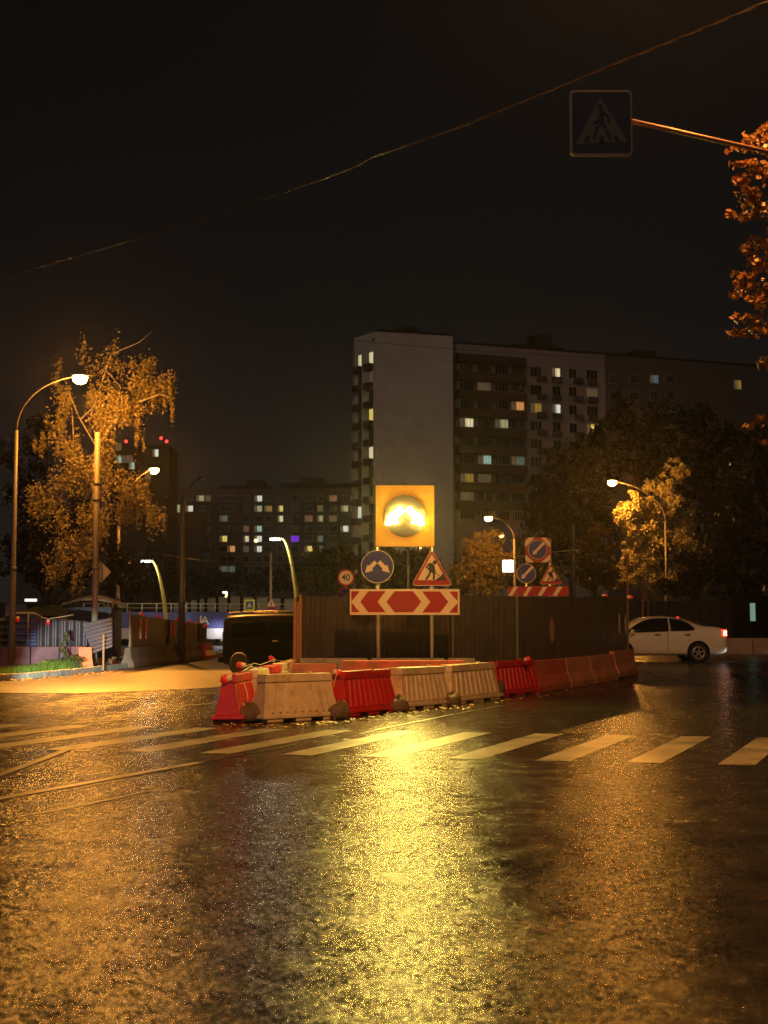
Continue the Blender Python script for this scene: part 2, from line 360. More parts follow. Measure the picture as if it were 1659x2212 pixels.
bx0 = gnd(566,1563); row = [((566,1563),(737,1552),wplastic,'long grimy white water barrier at the front left corner of the works, facing the crossing'),
 ((742,1550),(864,1537),rplastic,'red water barrier with a lantern on its corner, between two white front ones'),
 ((866,1535),(978,1524),wplastic,'white water barrier right beside the first red one, under the chevron board'),
 ((977,1522),(1082,1510),wplastic,'white water barrier next to the red one that touches the concrete blocks'),
 ((1074,1507),(1168,1498),rplastic,'red water barrier touching the long concrete block row on the right')]
for a, b, m, l in row:
    pa, pb = gnd(*a), gnd(*b); off = Vector((-(pb-pa).y, (pb-pa).x, 0)).normalized()*.22
    water_barrier(pa+off, pb+off, m, l)
side = [((-2.62,23.35),(-2.45,25.1),rplastic,'red water barrier seen end on at the left corner with lantern and wires'),
 ((-2.44,25.3),(-2.36,27.5),wplastic,'greenish white water barrier right behind the red end barrier on the left side'),
 ((-2.35,27.6),(-2.28,29.2),rplastic,'red water barrier in the middle of the left side row'),
 ((-2.27,29.3),(-2.2,31.0),wplastic,'pale water barrier on the left side, second from the fence post'),
 ((-2.19,31.1),(-2.1,32.9),wplastic,'pale water barrier on the left side pushed against the fence corner post')]
for a, b, m, l in side: water_barrier((*a,0), (*b,0), m, l)
# ------------------------------------------------------------------ concrete blocks
def conc_block(p, q, m, H, label, group='concrete blocks around the works', z=None, w=.5):
    p = Vector(p); q = Vector(q); d = q-p; Ln = d.length-.03
    t = MB(); vs = []
    pr = [(w/2,0),(w/2,.16*H/.8),(w*.30,.42*H/.8),(w*.20,H)]
    ring = [(y,z_) for y,z_ in pr]+[(-y,z_) for y,z_ in reversed(pr)]
    n = len(ring)
    for x in (-Ln/2, Ln/2): vs += [(x, y, z_) for y, z_ in ring]
    fs = [tuple(range(n)), tuple(reversed(range(n, 2*n)))]+[(i, i+n, (i+1) % n+n, (i+1) % n) for i in range(n)]
    t.add(vs, fs)
    o = t.build('concrete_block', m, None, ((p.x+q.x)/2,(p.y+q.y)/2,zr((p.x+q.x)/2,(p.y+q.y)/2) if z is None else z), math.atan2(d.y,d.x), bevel=.02)
    return tag(o, label, 'concrete block', group)
def off_line(a, b, o):
    d = (b-a).normalized(); n = Vector((-d.y, d.x, 0)); return a+n*o, b+n*o
ra, rb = off_line(gnd(1166,1497), gnd(1380,1463), .25)
cuts = [0,.27,.5,.76,1]; cm = [red_conc, orange_conc, orange_conc, orange_conc]
cl = ['dark red concrete block beside the last red water barrier','stained orange concrete block, second of the right row','long orange concrete block near the right end of its row','orange concrete block at the right end of the row, in front of the white car']
for k in range(4): conc_block(ra.lerp(rb,cuts[k]), ra.lerp(rb,cuts[k+1]), cm[k], .75, cl[k])
conc_block((-.9,29.75,0),(1.72,29.9,0), red_conc, .87, 'red concrete block standing in front of the sign posts')
conc_block((-2.02,30.9,0),(-1.0,30.7,0), orange_conc, .77, 'orange concrete block between the left side row and the red block')
for k,(a,b) in enumerate(((-1.95,-.35),(-.3,1.4),(1.45,2.1))):
    conc_block((a,32.0,0),(b,32.0,0), concrete, .86, ['pale concrete block under the left end of the front fence','pale concrete block under the middle of the front fence','pale concrete block under the right part of the front fence'][k])
# barrier behind the white car
fa, fb = at(1345,1418,57), at(1560,1418,57)
zb = .27
for k in range(5):
    a = Vector((9.6+k*2.75,57.2,0)); b = Vector((9.6+(k+1)*2.75,57.2,0))
    conc_block(a, b, [orange_conc,concrete,concrete,concrete,red_conc][k] if k in (0,4) else mat('tan_concrete',(.42,.27,.18),.8,noise=.2,nscale=4,dirt=(.16,.1,.07),dscale=2,damt=.7), .74,
       ['orange concrete block behind the middle of the white car','tan concrete block behind the white car tail','tan concrete block just right of the white car','tan concrete block further right of the white car','red concrete block at the right edge of the picture'][k], 'concrete blocks behind the white car', z=zb, w=.45)
# ------------------------------------------------------------------ corrugated fence
def sheet(Ln, H, per=.115, dep=.022, z0=0):
    vs = []; x = 0; prof = []
    while x < Ln:
        for dx, y in ((0,0),(.30,0),(.42,dep),(.80,dep),(.92,0)):
            if x+dx*per <= Ln: prof.append((x+dx*per, y))
        x += per
    for px, py in prof: vs += [(px, -py, z0), (px, -py, H)]
    return MB().add(vs, [(2*i, 2*i+2, 2*i+3, 2*i+1) for i in range(len(prof)-1)])
fence = thing('corrugated_fence', 'dark brown corrugated metal fence enclosing the roadworks behind the signs', 'fence', (-2.0,32.3,0))
def run(a, b, H0, H1, n, m, z0=.12, lift=0):
    a = Vector(a); b = Vector(b); d = (b-a)/n; rz = math.atan2(d.y, d.x)
    for k in range(n):
        p = a+d*k-Vector((-2.0,32.3,0)); h = H0+(H1-H0)*(k+.5)/n+random.uniform(-.035,.035)
        jit = random.uniform(-.03,.03)
        o = sheet(d.length+.05, h, z0=z0).build('panel', m, fence, (p.x-math.sin(rz)*jit, p.y+math.cos(rz)*jit, 0), rz, solid=.002)
    return rz
run((-1.98,32.3,0),(3.08,32.72,0),2.30,2.32,5,brown_sheet)
FA, FB = (3.12,32.75,0), (7.42,42.55,0)
rz2 = run(FA,FB,2.30,2.44,9,mat('dark_grey_sheet',(.040,.030,.025),.34,.1,noise=.3,nscale=2.5,dirt=(.12,.085,.055),dscale=5,damt=.5,stretch=(1,1,.25)))
run((7.42,42.6,0),(2.0,44.6,0),2.40,2.40,5,brown_sheet)
run((2.0,44.6,0),(-2.05,33.0,0),2.40,2.30,9,brown_sheet)
wood = mat('weathered_wood',(.34,.17,.08),.7,noise=.3,nscale=6,stretch=(8,8,.6))
for (x,y,h,wd) in ((-2.06,32.22,2.24,.07),(-1.93,32.20,2.33,.06),(-1.995,32.24,2.15,.05)):
    MB().box((0,0,h/2),(wd,wd,h)).build('post', wood, fence, (x+2.0,y-32.3,0), bevel=.006)
for (x,y,h) in ((3.12,32.66,2.36),(7.46,42.62,2.5),(1.6,32.38,2.25)):
    MB().box((0,0,h/2),(.05,.05,h)).build('post', darksteel, fence, (x+2.0,y-32.3,0))
c2, s2 = math.cos(rz2), math.sin(rz2)
def mark(px, w_, h_, zc, oval, m):
    # distance along the angled side where a sight line through px meets it
    u = (px-CX)/F; a = Vector(FA[:2]); d = Vector((c2,s2)); k = (u*a.y-a.x)/(d.x-u*d.y)
    p = a+d*k; mb = MB()
    poly = [(w_/2*math.cos(2*PI*i/28), h_/2*math.sin(2*PI*i/28)) for i in range(28)] if oval else [(-w_/2,-h_/2),(w_/2,-h_/2),(w_/2,h_/2),(-w_/2,h_/2)]
    mb.slab(poly, 0, .003)
    mb.build('painted_mark', m, fence, (p.x+2.0+s2*.05, p.y-32.3-c2*.05, zc), rz2)
mk = mat('tan_marker_film',(.9,.68,.42),.5,noise=.15,nscale=12,dirt=(.3,.12,.08),dscale=9,damt=.6)
mk2 = mat('worn_marker_film',(.60,.30,.18),.5,noise=.3,nscale=30,dirt=(.08,.04,.03),dscale=14,damt=.9)
mark(1187,.42,.62,1.47,True,mk2); mark(1333,.22,.58,1.63,False,mk); mark(1346.5,.24,.60,1.63,True,mk)
# ------------------------------------------------------------------ sign plates (local x right, z up, facing -y)
def arrow(mb, s, cx, cz, m, flip=1, y0=0):
    A = [(868,338),(932,405),(815,530),(840,568),(655,622),(712,438),(748,462)]
    return mb.slab([(cx+flip*(x-935)*s, cz-(z-480)*s) for x, z in A], y0, .004, m)
def round_sign(par, loc, r, kind, pitch=None):
    MB().disc(0,0,r,0,.02,0).build('sign_plate', [cream if kind != '40' and kind != 'nostop' else sred], par, loc); par = COL.objects[-1]; loc = (0,0,0)
    f = MB().disc(0,0,r*.955,-.003,.004,0); f.build('face', [sblue if kind in ('split','left') else cream if kind == '40' else sblue], par, loc)
    g = MB()
    if kind == 'split':
        arrow(g, r/372, 0, 0, 0, 1, -.008); arrow(g, r/372, 0, 0, 0, -1, -.008); g.build('arrow_symbol', [cream], par, loc)
    elif kind == 'left':
        s = r/185.
        g.slab([(( x-612)*s, -(z-850)*s) for x, z in [(715,695),(752,735),(585,905),(602,925),(512,950),(535,858),(552,875)]], -.008, .004); g.build('arrow_symbol', [cream], par, loc)
    elif kind == '40':
        rg = MB(); n = 48
        vs = []
        for k in range(n):
            t = 2*PI*k/n; c_, s_ = math.cos(t), math.sin(t)
            vs += [(r*.985*c_, -.008, r*.985*s_), (r*.80*c_, -.008, r*.80*s_)]
        rg.add(vs, [(2*k, 2*k+1, 2*((k+1) % n)+1, 2*((k+1) % n)) for k in range(n)]).build('red_ring', [sred], par, loc)
        text_mesh('number_40', '40', r*1.08, sblack, par, (loc[0]-.004, loc[1]-.012, loc[2]), sx=.92)
    elif kind == 'nostop':
        rg = MB(); n = 48; vs = []
        for k in range(n):
            t = 2*PI*k/n; c_, s_ = math.cos(t), math.sin(t); vs += [(r*.985*c_, -.008, r*.985*s_), (r*.80*c_, -.008, r*.80*s_)]
        rg.add(vs, [(2*k, 2*k+1, 2*((k+1) % n)+1, 2*((k+1) % n)) for k in range(n)])
        for s_ in (1,-1): rg.stroke([(-r*.6,-r*.6*s_),(r*.6,r*.6*s_)], r*.17, -.010, .004)
        rg.build('red_ring', [sred], par, loc)
def rtri(R, r0, cz=0, base=None):
    """rounded triangle, apex up: R = half base, r0 = corner radius"""
    h = R*math.sqrt(3)*1.03; pts = []
    C = [(-(R-r0*1.73), r0-h/2), (R-r0*1.73, r0-h/2), (0, h/2-2*r0)]
    for (x, z), a0 in zip(C, (150, 270, 30)):
        for k in range(7): a = math.radians(a0+k*20); pts.append((x+r0*math.cos(a), cz+z+r0*math.sin(a)))
    return pts
def tri_sign(par, loc, R, kind):
    MB().slab(rtri(R, R*.12), 0, .02).build('sign_plate', [cream], par, loc); par = COL.objects[-1]; loc = (0,0,0)
    MB().slab(rtri(R*.965, R*.10), -.003, .004).build('red_border', [sred], par, loc)
    MB().slab([(x, z-R*.0) for x, z in rtri(R*.70, R*.02)], -.008, .004).build('face', [cream], par, loc)
    g = MB(); s = R/194.
    def c(x, z): return ((x-1014)*s, -(z-1010)*s+.0)
    if kind == 'works':
        g.disc(*c(1041,964), 19*s, -.013, .003)
        g.slab([c(982,972),c(1020,972),(c(1040,1000)),c(1048,1060),c(1020,1066),c(1004,1050),c(978,1040),c(984,1005)], -.013, .003)
        g.stroke([c(984,980),c(962,1012)], 15*s, -.013, .003); g.stroke([c(962,1012),c(1004,1036)], 10*s, -.013, .003)
        g.stroke([c(1000,1050),c(986,1086),c(962,1120)], 19*s, -.013, .003); g.stroke([c(1032,1055),c(1034,1088),c(1032,1120)], 19*s, -.013, .003)
        g.stroke([c(968,1018),c(1096,1096)], 6*s, -.013, .003); g.stroke([c(1030,990),c(1046,1064)], 12*s, -.013, .003)
        g.slab([c(1045,1130),c(1076,1107),c(1095,1098),c(1117,1066),c(1150,1130)], -.013, .003)
        g.build('worker_symbol', [sblack], par, loc)
    else:
        g.stroke([c(1000,1110),c(1002,1060),c(1025,1030),c(1022,975)], 26*s, -.013, .003); g.build('bend_symbol', [sblack], par, loc)
S4 = 1/430.
def zc(x, z, Y, ox, oz): # a point measured on the enlarged photo, as metres from the sign's origin
    p = at((x/2.37+1300)/1.85171, (z/2.37+1850)/1.85171, Y); return p.x-ox, p.z-oz
# ------------------------------------------------------------------ main sign cluster
YS = 30.6
sg = thing('roadworks_sign', 'big roadworks sign cluster with lit arrow board, keep-either-side disc, worker triangle and red chevron board', 'road sign', (.42,YS,0))
OX, OZ = .42, 0
def Q(x, z): return zc(x, z, YS, OX, OZ)
for x, top in ((500,700),(1012,700)):
    a = Q(x, top); xx = a[0]+ (.012 if x == 500 else 0)
    MB().tube([(xx,.075,0),(xx,.075,a[1])], .038, 12).build('post', galv, sg)
    for z in (1230,1410,1150):
        MB().box((xx,.06,Q(x,z)[1]),(.11,.11,.035)).build('clamp', darksteel, sg)
# chevron board
a, b = Q(235,1200), Q(1277,1445)
MB().slab([(a[0],a[1]),(b[0],a[1]),(b[0],b[1]),(a[0],b[1])], 0, .02).build('chevron_board', [cream], sg, bevel=.006)
ch = MB()
for poly in ([(250,1220),(330,1220),(250,1318)], [(250,1326),(330,1420),(250,1420)],
   [(410,1220),(575,1220),(498,1320),(575,1420),(410,1420),(335,1320)], [(660,1220),(835,1220),(912,1320),(835,1420),(660,1420),(582,1320)],
   [(920,1222),(1090,1222),(1170,1322),(1090,1422),(920,1422),(1000,1322)], [(1178,1224),(1258,1224),(1258,1318)], [(1258,1328),(1258,1424),(1178,1424)]):
    ch.slab([Q(*p) for p in poly], -.004, .005)
ch.build('red_chevrons', [sred], sg)
c = Q(496,987); round_sign(sg, (c[0],0,c[1]), (Q(652,987)[0]-Q(339,987)[0])/2, 'split')
c = Q(1013,993); tri_sign(sg, (c[0],0,c[1]-.0), (Q(1208,0)[0]-Q(818,0)[0])/2, 'works')
# lit arrow board
a, b = Q(479,216), Q(1039,797); cx_, cz_ = (a[0]+b[0])/2, (a[1]+b[1])/2; hw, hh = (b[0]-a[0])/2, (a[1]-b[1])/2
ab_ = MB().box((cx_,.06,cz_),(2*hw,.12,2*hh)).build('arrow_board', [syellow], sg, bevel=.01)
MB().box((cx_,.125,cz_),(2*hw-.01,.01,2*hh-.01)).build('back_panel', [darksteel], sg)
c = Q(757,507); rr = (Q(958,0)[0]-Q(556,0)[0])/2
MB().disc(c[0],c[1],rr,-.004,.008,0,56).build('dark_disc', [mat('smoked_disc',(.09,.08,.065),.5,noise=.05)], ab_)
LEDM = mat('lit_led',(1,.8,.5),.5,emit=(1,.71,.13),es=LED)
sc = rr/370*1.22
A = [((x-935)*sc, -(z-480)*sc) for x, z in [(868,338),(932,405),(815,530),(840,568),(655,622),(712,438),(748,462)]]
def inside(p, poly):
    r = False
    for i in range(len(poly)):
        (x1,y1),(x2,y2) = poly[i], poly[i-1]
        if (y1 > p[1]) != (y2 > p[1]) and p[0] < (x2-x1)*(p[1]-y1)/(y2-y1)+x1: r = not r
    return r
for fl in (1,-1):
    lm = MB(); st = .040
    for i in range(-14,15):
        for j in range(-14,15):
            p = (i*st, j*st+.02)
            if inside((p[0]*fl, p[1]), A) and p[0]*fl < .01: lm.disc(c[0]+p[0]+ -fl*.008, c[1]+p[1], .0235, -.012, .006, 0, 8)
    lm.build('led_arrow', [LEDM], ab_)
MB().tube([(cx_-.03,.06,cz_+hh),(cx_-.03,.06,cz_+hh+.05),(cx_,.06,cz_+hh+.08),(cx_+.03,.06,cz_+hh+.05),(cx_+.03,.06,cz_+hh)], .006, 6).build('lifting_hook', darksteel, sg)
# ------------------------------------------------------------------ second sign cluster behind the fence
Y2 = 38.0
t2 = thing('roadworks_sign', 'smaller roadworks sign cluster with diagonal arrow discs, showing over the right part of the fence', 'road sign', (at(1161,1270,Y2).x,Y2,0))
def Q2(x, z):
    p = at((x/4.8794+1980)/1.85171, (z/4.8794+2120)/1.85171, Y2); return p.x-t2.location.x, p.z
for x in (620,1080):
    u_ = Q2(x,150); MB().tube([(u_[0],.07,0),(u_[0],.07,u_[1]-.02)], .035, 10).build('post', galv, t2)
a, b = Q2(592,145), Q2(1075,632)
MB().slab([(a[0],a[1]),(b[0],a[1]),(b[0],b[1]),(a[0],b[1])], 0, .03).build('arrow_board', [sred], t2)
st = MB()
for poly in ([(592,215),(592,330),(770,150),(655,150)], [(592,480),(592,590),(640,632),(765,632)], [(900,150),(985,150),(1073,240),(1073,345)], [(1073,480),(1073,580),(1010,632),(895,632)]): st.slab([Q2(*p) for p in poly], -.004, .005)
st.build('cream_stripes', [cream], t2)
c = Q2(832,385); round_sign(t2, (c[0],-.01,c[1]), (Q2(1018,0)[0]-Q2(645,0)[0])/2, 'left')
c = Q2(612,850); round_sign(t2, (c[0],0,c[1]), (Q2(800,0)[0]-Q2(422,0)[0])/2, 'left')
c = Q2(1090,858); tri_sign(t2, (c[0],0,c[1]), (Q2(1315,0)[0]-Q2(863,0)[0])/2, 'works')
a, b = Q2(258,1105), Q2(1438,1290)
MB().slab([(a[0],a[1]),(b[0],a[1]+.02),(b[0],b[1]),(a[0],b[1])], 0, .02).build('striped_board', [sred], t2)
st = MB()
for x0, x1 in ((365,450),(650,730),(935,1025),(1225,1320)): st.slab([Q2(x0,1108),Q2(x1,1106),Q2(x1-115,1285),Q2(x0-105,1285)], -.004, .005)
st.build('cream_stripes', [cream], t2)
# ------------------------------------------------------------------ speed limit sign behind the fence, left
Y3 = 36.5
t3 = thing('speed_limit_sign', 'round red-rimmed 40 speed sign over a no-stopping sign, left of the chevron board', 'road sign', (at(746,1300,Y3).x,Y3,0))
def Q3(x, z): p = at((x/5.53+1340)/1.85171, (z/5.53+2180)/1.85171, Y3); return p.x-t3.location.x, p.z
c = Q3(243,722); MB().tube([(c[0],.05,0),(c[0],.05,c[1]+.1)], .03, 10).build('post', galv, t3)
r3 = (Q3(430,0)[0]-Q3(55,0)[0])/2
round_sign(t3, (c[0],0,c[1]), r3, '40'); c = Q3(230,1125); round_sign(t3, (c[0],0,c[1]), r3, 'nostop')
# ------------------------------------------------------------------ sandbags and lanterns, leaves
bagm = mat('grimy_sackcloth',(.11,.07,.045),.8,noise=.3,nscale=10,bump=.6,bscale=22,dirt=(.04,.028,.018),dscale=6,damt=.7)
def sandbag(p, r, h, label, rz=0, z=0):
    rs = random.Random(int(p[0]*100)+int(p[1]*10)); vs = []; fs = []; n = 20; prof = [(.0,0),(.85,.0),(1.1,.12),(1.14,.36),(1.02,.62),(.82,.80),(.52,.92),(.26,.98),(.0,1.0)]
    ph = [rs.uniform(0,6) for _ in range(5)]
    for i, (q_, hh_) in enumerate(prof):
        for k in range(n):
            t = 2*PI*k/n; w_ = 1+.10*math.sin(3*t+ph[0]+i*.4)+.05*math.sin(7*t+ph[1])+.04*math.sin(11*t+ph[2]+i)
            vs.append((q_*r[0]*w_*math.cos(t)+.03*i*r[0]*math.cos(ph[3]), q_*r[1]*w_*math.sin(t)+.03*i*r[1]*math.sin(ph[3]), hh_*h*(1-.16*math.cos(t-ph[4])*(i > 2))))
    for i in range(len(prof)-1):
        for k in range(n): k2 = (k+1) % n; fs.append((i*n+k, i*n+k2, (i+1)*n+k2, (i+1)*n+k))
    o = MB().add(vs, fs, 0, True).build('sandbag', bagm, None, (p[0],p[1],z), rz, sub=1)
    return tag(o, label, 'sandbag', 'sandbags weighing down the barriers')
def fr(px, py, dy=0): p = gnd(px, py); return (p.x, p.y+dy)
sandbag(fr(541,1560), (.36,.22), .30, 'fat sandbag slumped against the left end of the front white barrier', .1)
sandbag(fr(507,1560), (.22,.2), .34, 'sandbag leaning on the foot of the red end barrier at the left corner', .8)
sandbag(fr(728,1553,.0), (.19,.15), .30, 'upright sandbag squeezed between the front white and the first red barrier')
sandbag(fr(858,1538,.0), (.22,.16), .29, 'sandbag between the first red barrier and the white one right of it', .5)
sandbag(fr(972,1525,.0), (.21,.15), .27, 'sandbag between the two white barriers in the front row', .2)
sandbag(fr(1073,1508,-.05), (.2,.15), .36, 'sandbag tucked behind the corner of the right red water barrier', .9)
lamp_red = mat('red_lantern_plastic',(.75,.02,.02),.3,emit=(1,.03,.02),es=.12); lamp_white = mat('white_lantern_base',(.7,.62,.5),.5)
def lantern(p, label, ax=(1,0,.25), s=1.0, rz=0):
    t = thing('warning_lantern', label, 'lantern', p, rz, 'small warning lanterns on the barriers')
    pr = [(0,-.075),(.045,-.075),(.05,-.01)]; pr2 = [(.05,-.012),(.062,.0),(.062,.035),(.045,.075),(.02,.092),(0,.096)]
    tilt = math.atan2(ax[2], ax[0])
    for nm, q_, m in (('socket', pr, lamp_white), ('lens', pr2, lamp_red)):
        o = MB().lathe([(a*s, h*s) for a, h in q_], (0,0,0), 14, 0, 'x').build(nm, m, t); o.rotation_euler = (0, -tilt, 0)
    return t
def tp(px, py, Y): return at(px, py, Y)
lantern(tp(490,1467,23.5), 'red lantern sticking out left of the red end barrier', (-1,0,-.3), 1.2)
lantern(tp(521,1437,26), 'red and white lantern on top of the left side row', (-1,0,.1))
lantern(tp(588,1424,31), 'red and white lantern on the far part of the left side row', (-1,0,.8))
lantern(tp(728,1453,25.0), 'red lantern at the top left corner of the first red barrier', (1,0,-.2), .95)
lantern(tp(1138,1424,32.2), 'red lantern on the red barrier beside the concrete row', (1,0,.4), .95)
lantern(tp(1307,1288,40.5), 'small red lantern on the fence top near the second sign cluster', (1,0,-.2))
lantern(tp(1361,1290,42.2), 'red and white lantern on the far right fence corner', (1,0,-.1))
cordm = mat('pale_cord',(.55,.45,.32),.7)
def cord(name, pts, r, m, label, cat='cable', group=None): return tag(MB().tube(pts, r, 6).build(name, m), label, cat, group)
cord('lantern_cord', [tp(728,1453,24.9),tp(722,1475,24.8),tp(716,1492,24.7),tp(712,1497,24.7)], .007, cordm, 'pale cord hanging from the lantern on the first red barrier')
cord('lantern_cord', [tp(728,1453,24.95),tp(780,1449,25.4),tp(833,1444,26),tp(850,1443,26.6),tp(872,1440,27.1)], .007, cordm, 'pale cord along the top of the first red barrier')
cord('lantern_cord', [tp(524,1440,25.9),tp(545,1438,26),tp(520,1452,24.8),tp(527,1475,24.2),tp(534,1500,24),tp(536,1525,23.9)], .008, cordm, 'loose cord looping down the side of the red end barrier')
cord('lantern_cord', [tp(524,1440,26),tp(550,1433,27.4),tp(562,1436,28.4),tp(588,1427,31),tp(612,1427,32)], .007, cordm, 'cord along the tops of the left side row')
lf = MB(); rs = random.Random(3)
for k in range(420):
    t = rs.random(); edge = [(480,1568),(600,1572),(740,1560),(870,1545),(1000,1528),(1170,1504),(1380,1470)]
    i = min(int(t*6), 5); f = t*6-i; p = gnd(edge[i][0]+(edge[i+1][0]-edge[i][0])*f, edge[i][1]+(edge[i+1][1]-edge[i][1])*f)
    x, y = p.x+rs.gauss(.0,.25), p.y-abs(rs.gauss(0,.35))+.25
    s_ = rs.uniform(.02,.045); a = rs.uniform(0,6.3); z = .012
    vs = [(x+s_*math.cos(a+q_*PI/2)*(1.4 if q_ % 2 else .8), y+s_*math.sin(a+q_*PI/2)*(1.4 if q_ % 2 else .8), z+rs.uniform(0,.03)) for q_ in range(4)]
    lf.add(vs, [(0,1,2,3)])
for k in range(300):
    i = rs.randint(2, len(kk)-3); p = kk[i].lerp(kk[i+1], rs.random()); x, y = p.x+abs(rs.gauss(.1,.4)), p.y-abs(rs.gauss(.1,.3)); s_ = rs.uniform(.03,.06); a = rs.uniform(0,6.3)
    lf.add([(x+s_*math.cos(a+q_*PI/2), y+s_*math.sin(a+q_*PI/2), .012+rs.uniform(0,.03)) for q_ in range(4)], [(0,1,2,3)])
tag(lf.build('fallen_leaves', leafmat('fallen_leaf',(.30,.13,.04),(.42,.28,.05),.1)), kind='stuff')
# ------------------------------------------------------------------ street lamps
glow_o = mat('lit_sodium_lens',(1,.8,.5),.5,emit=(1,.62,.22),es=28)
glow_w = mat('lit_white_lens',(1,.9,1),.5,emit=(1,.86,.95),es=16)
armdark = mat('dull_dark_arm',(.10,.08,.06),.8,noise=.2)
poleb = mat('bare_pole_steel',(.24,.19,.14),.6,.2,noise=.2,nscale=12)
head_m = mat('lamp_housing',(.12,.11,.10),.5,.3)
poledull = mat('weathered_pole_paint',(.20,.16,.12),.6,.2,noise=.2,nscale=12)
def street_lamp(label, base, H, tip, P, lens=1.0, r=.085, m=poledull, lit=True, cone=None, blend=.05, group='street lamps', z0=0):
    """pole at base, arm sweeping over to tip (world point of the lamp head)"""
    t = thing('street_lamp', label, 'street lamp', (base[0], base[1], z0), 0, group)
    tx, ty, tz = tip[0]-base[0], tip[1]-base[1], tip[2]-z0
    MB().tube([(0,0,0),(0,0,H*.42),(0,0,H*.43),(0,0,H)], [r*1.35,r*1.15,r,r*.8], 12).build('pole', m, t)
    MB().tube([(0,0,H*.415),(0,0,H*.435)], r*1.35, 12).build('collar', darksteel, t)
    pts = []
    for k in range(15):
        f = k/14.; a = f*PI/2*.9
        x = (1-math.cos(a))/(1-math.cos(PI/2*.9)); zz = math.sin(a)/math.sin(PI/2*.9)
        pts.append((tx*x*1.0, ty*x*1.0, H+(tz-H)*zz))
    MB().tube(pts, [r*.5-.014*k/14. for k in range(15)], 8).build('arm', armdark, t)
    d = Vector((tx,ty,0)).normalized() if abs(tx)+abs(ty) > .01 else Vector((1,0,0)); rz = math.atan2(d.y, d.x)
    h = MB(); h.lathe([(0,-.34),(.07,-.33),(.13,-.2),(.17,0),(.15,.22),(.08,.34),(0,.36)], (0,0,0), 14, 0, 'x')
    h.v = [(x,y,z*.55 if z > 0 else z*.18) for x,y,z in h.v]
    hd_ = h.build('lamp_head', head_m, t, (tx,ty,tz+.02), rz)
    l = MB(); l.lathe([(0,-.20),(.09,-.17),(.145,-.07),(.15,.05),(.11,.15),(0,.20)], (0,0,0), 14, 0, 'x')
    l.v = [(x*lens,y*lens,(z*1.25 if z < 0 else z*.3)*lens) for x,y,z in l.v]
    if lit:
        l.build('lens', glow_o, hd_, (0,0,-.06))
        plight('lamp_bulb', (tx+.02,ty,tz-.25*lens-.12), P, r=.12*lens, parent=t, spot=cone, aim=(tx+.02,ty,-50)); 
        if cone: COL.objects[-1].data.spot_blend = blend
    return t
pA = at(173,812,47)
street_lamp('tall street lamp with a long curved arm at the far left edge', (at(22,1300,46).x,46.3), 8.1, (pA.x,pA.y,pA.z), P_A, 1.35)
plight('lamp_bulb', (0,0,0), P_A_FILL, SODIUM, .2, [o for o in COL.objects if o.name.startswith('street_lamp')][-1], 84, (6.5,-5.5,-10)); COL.objects[-1].location = (pA.x-at(22,1300,46).x+.05,.75,pA.z-.55)  # extra spot added under the lamp head to brighten the left road
pB = at(333,1012,75)
street_lamp('lit street lamp behind the right edge of the birch crown', (at(254,1300,76).x,76), 6.9, (pB.x,pB.y,pB.z), P_B, 1.4, r=.10)
pC = at(432,1034,60); 
street_lamp('unlit thin street lamp pole rising behind the dark fence with banner strips', (at(393,1300,58).x,58), 5.8, (pC.x,pC.y,pC.z), 0, r=.12, lit=False, m=darksteel)
pD = at(1322,1039,100)
street_lamp('lit street lamp against the dark trees right of the apartment block', (at(1440,1300,101).x,101), 9.0, (pD.x,pD.y,pD.z), P_D, 1.75, m=darksteel)
pE = at(1055,1117,108)
street_lamp('lit street lamp in front of the apartment block, on the pole with the white box', (at(1112,1300,108).x,108), 8.1, (pE.x,pE.y,pE.z), P_E, 1.6, r=.10, cone=178)
pG = Vector((2.9,14.2,11.2))
street_lamp('street lamp over the crossing near the camera', (9.5,16.5), 9.0, (pG.x,pG.y,pG.z), P_G, 1.0, cone=168, blend=.15); [o for o in COL.objects if o.type == 'LIGHT'][-1].data.color = (1,.40,.075)

# small far sodium lamps
for (px,py,Y,P,l) in ((1083,1157,170,0,'tiny far sodium lamp under the lamp with the white box'),(906,1182,190,0,'tiny far sodium lamp just below the arrow board'),(553,1168,230,500,'tiny far sodium lamp in front of the far apartment block')):
    p = at(px,py,Y); t = thing('street_lamp', l, 'street lamp', (p.x,p.y,0), 0, 'far street lamps')
    MB().tube([(0,0,0),(0,0,p.z-.1)], .07, 6).build('pole', darksteel, t)
    MB().lathe([(0,-.28),(.22,-.2),(.3,0),(.22,.2),(0,.28)], (0,0,p.z), 10).build('lens', mat('lit_far_lens',(1,.7,.3),.5,emit=(1,.6,.2),es=6), t)
ygreen = mat('yellow_green_painted_pole',(.58,.55,.14),.5,noise=.1)
def curved_lamp(base, tip, Y, label, P):
    b = at(*base, Y); p = at(*tip, Y); t = thing('curved_street_lamp', label, 'street lamp', (b.x,Y,0), 0, 'curved yellow green street lamps')
    dx, H = p.x-b.x, p.z; pts = []; c0 = Vector((0,0,0)); 
    for k in range(19):
        f = k/18.; a = (1-f)
        q = Vector((0,0,0))*(a**3)+Vector((dx*.04,0,H*.45))*(3*a*a*f)+Vector((dx*.42,0,H*1.04))*(3*a*f*f)+Vector((dx+.28,0,H*1.0))*(f**3); pts.append(q)
    MB().tube(pts, [.17-.11*k/18 for k in range(19)], 10).build('pole', ygreen, t)
    MB().box((dx,0,H+.03),(.75,.28,.10)).build('lamp_head', head_m, t, bevel=.03)
    MB().box((dx-.04,-.02,H-.06),(.62,.30,.10)).build('lens', glow_w, t, bevel=.03)
    plight('lamp_bulb', (dx,-.1,H-.28), P, (1,.92,.62), .14, t, 120, (b.x+dx*.3, Y-2, 0)) if P else None
    if P: pass
    return t
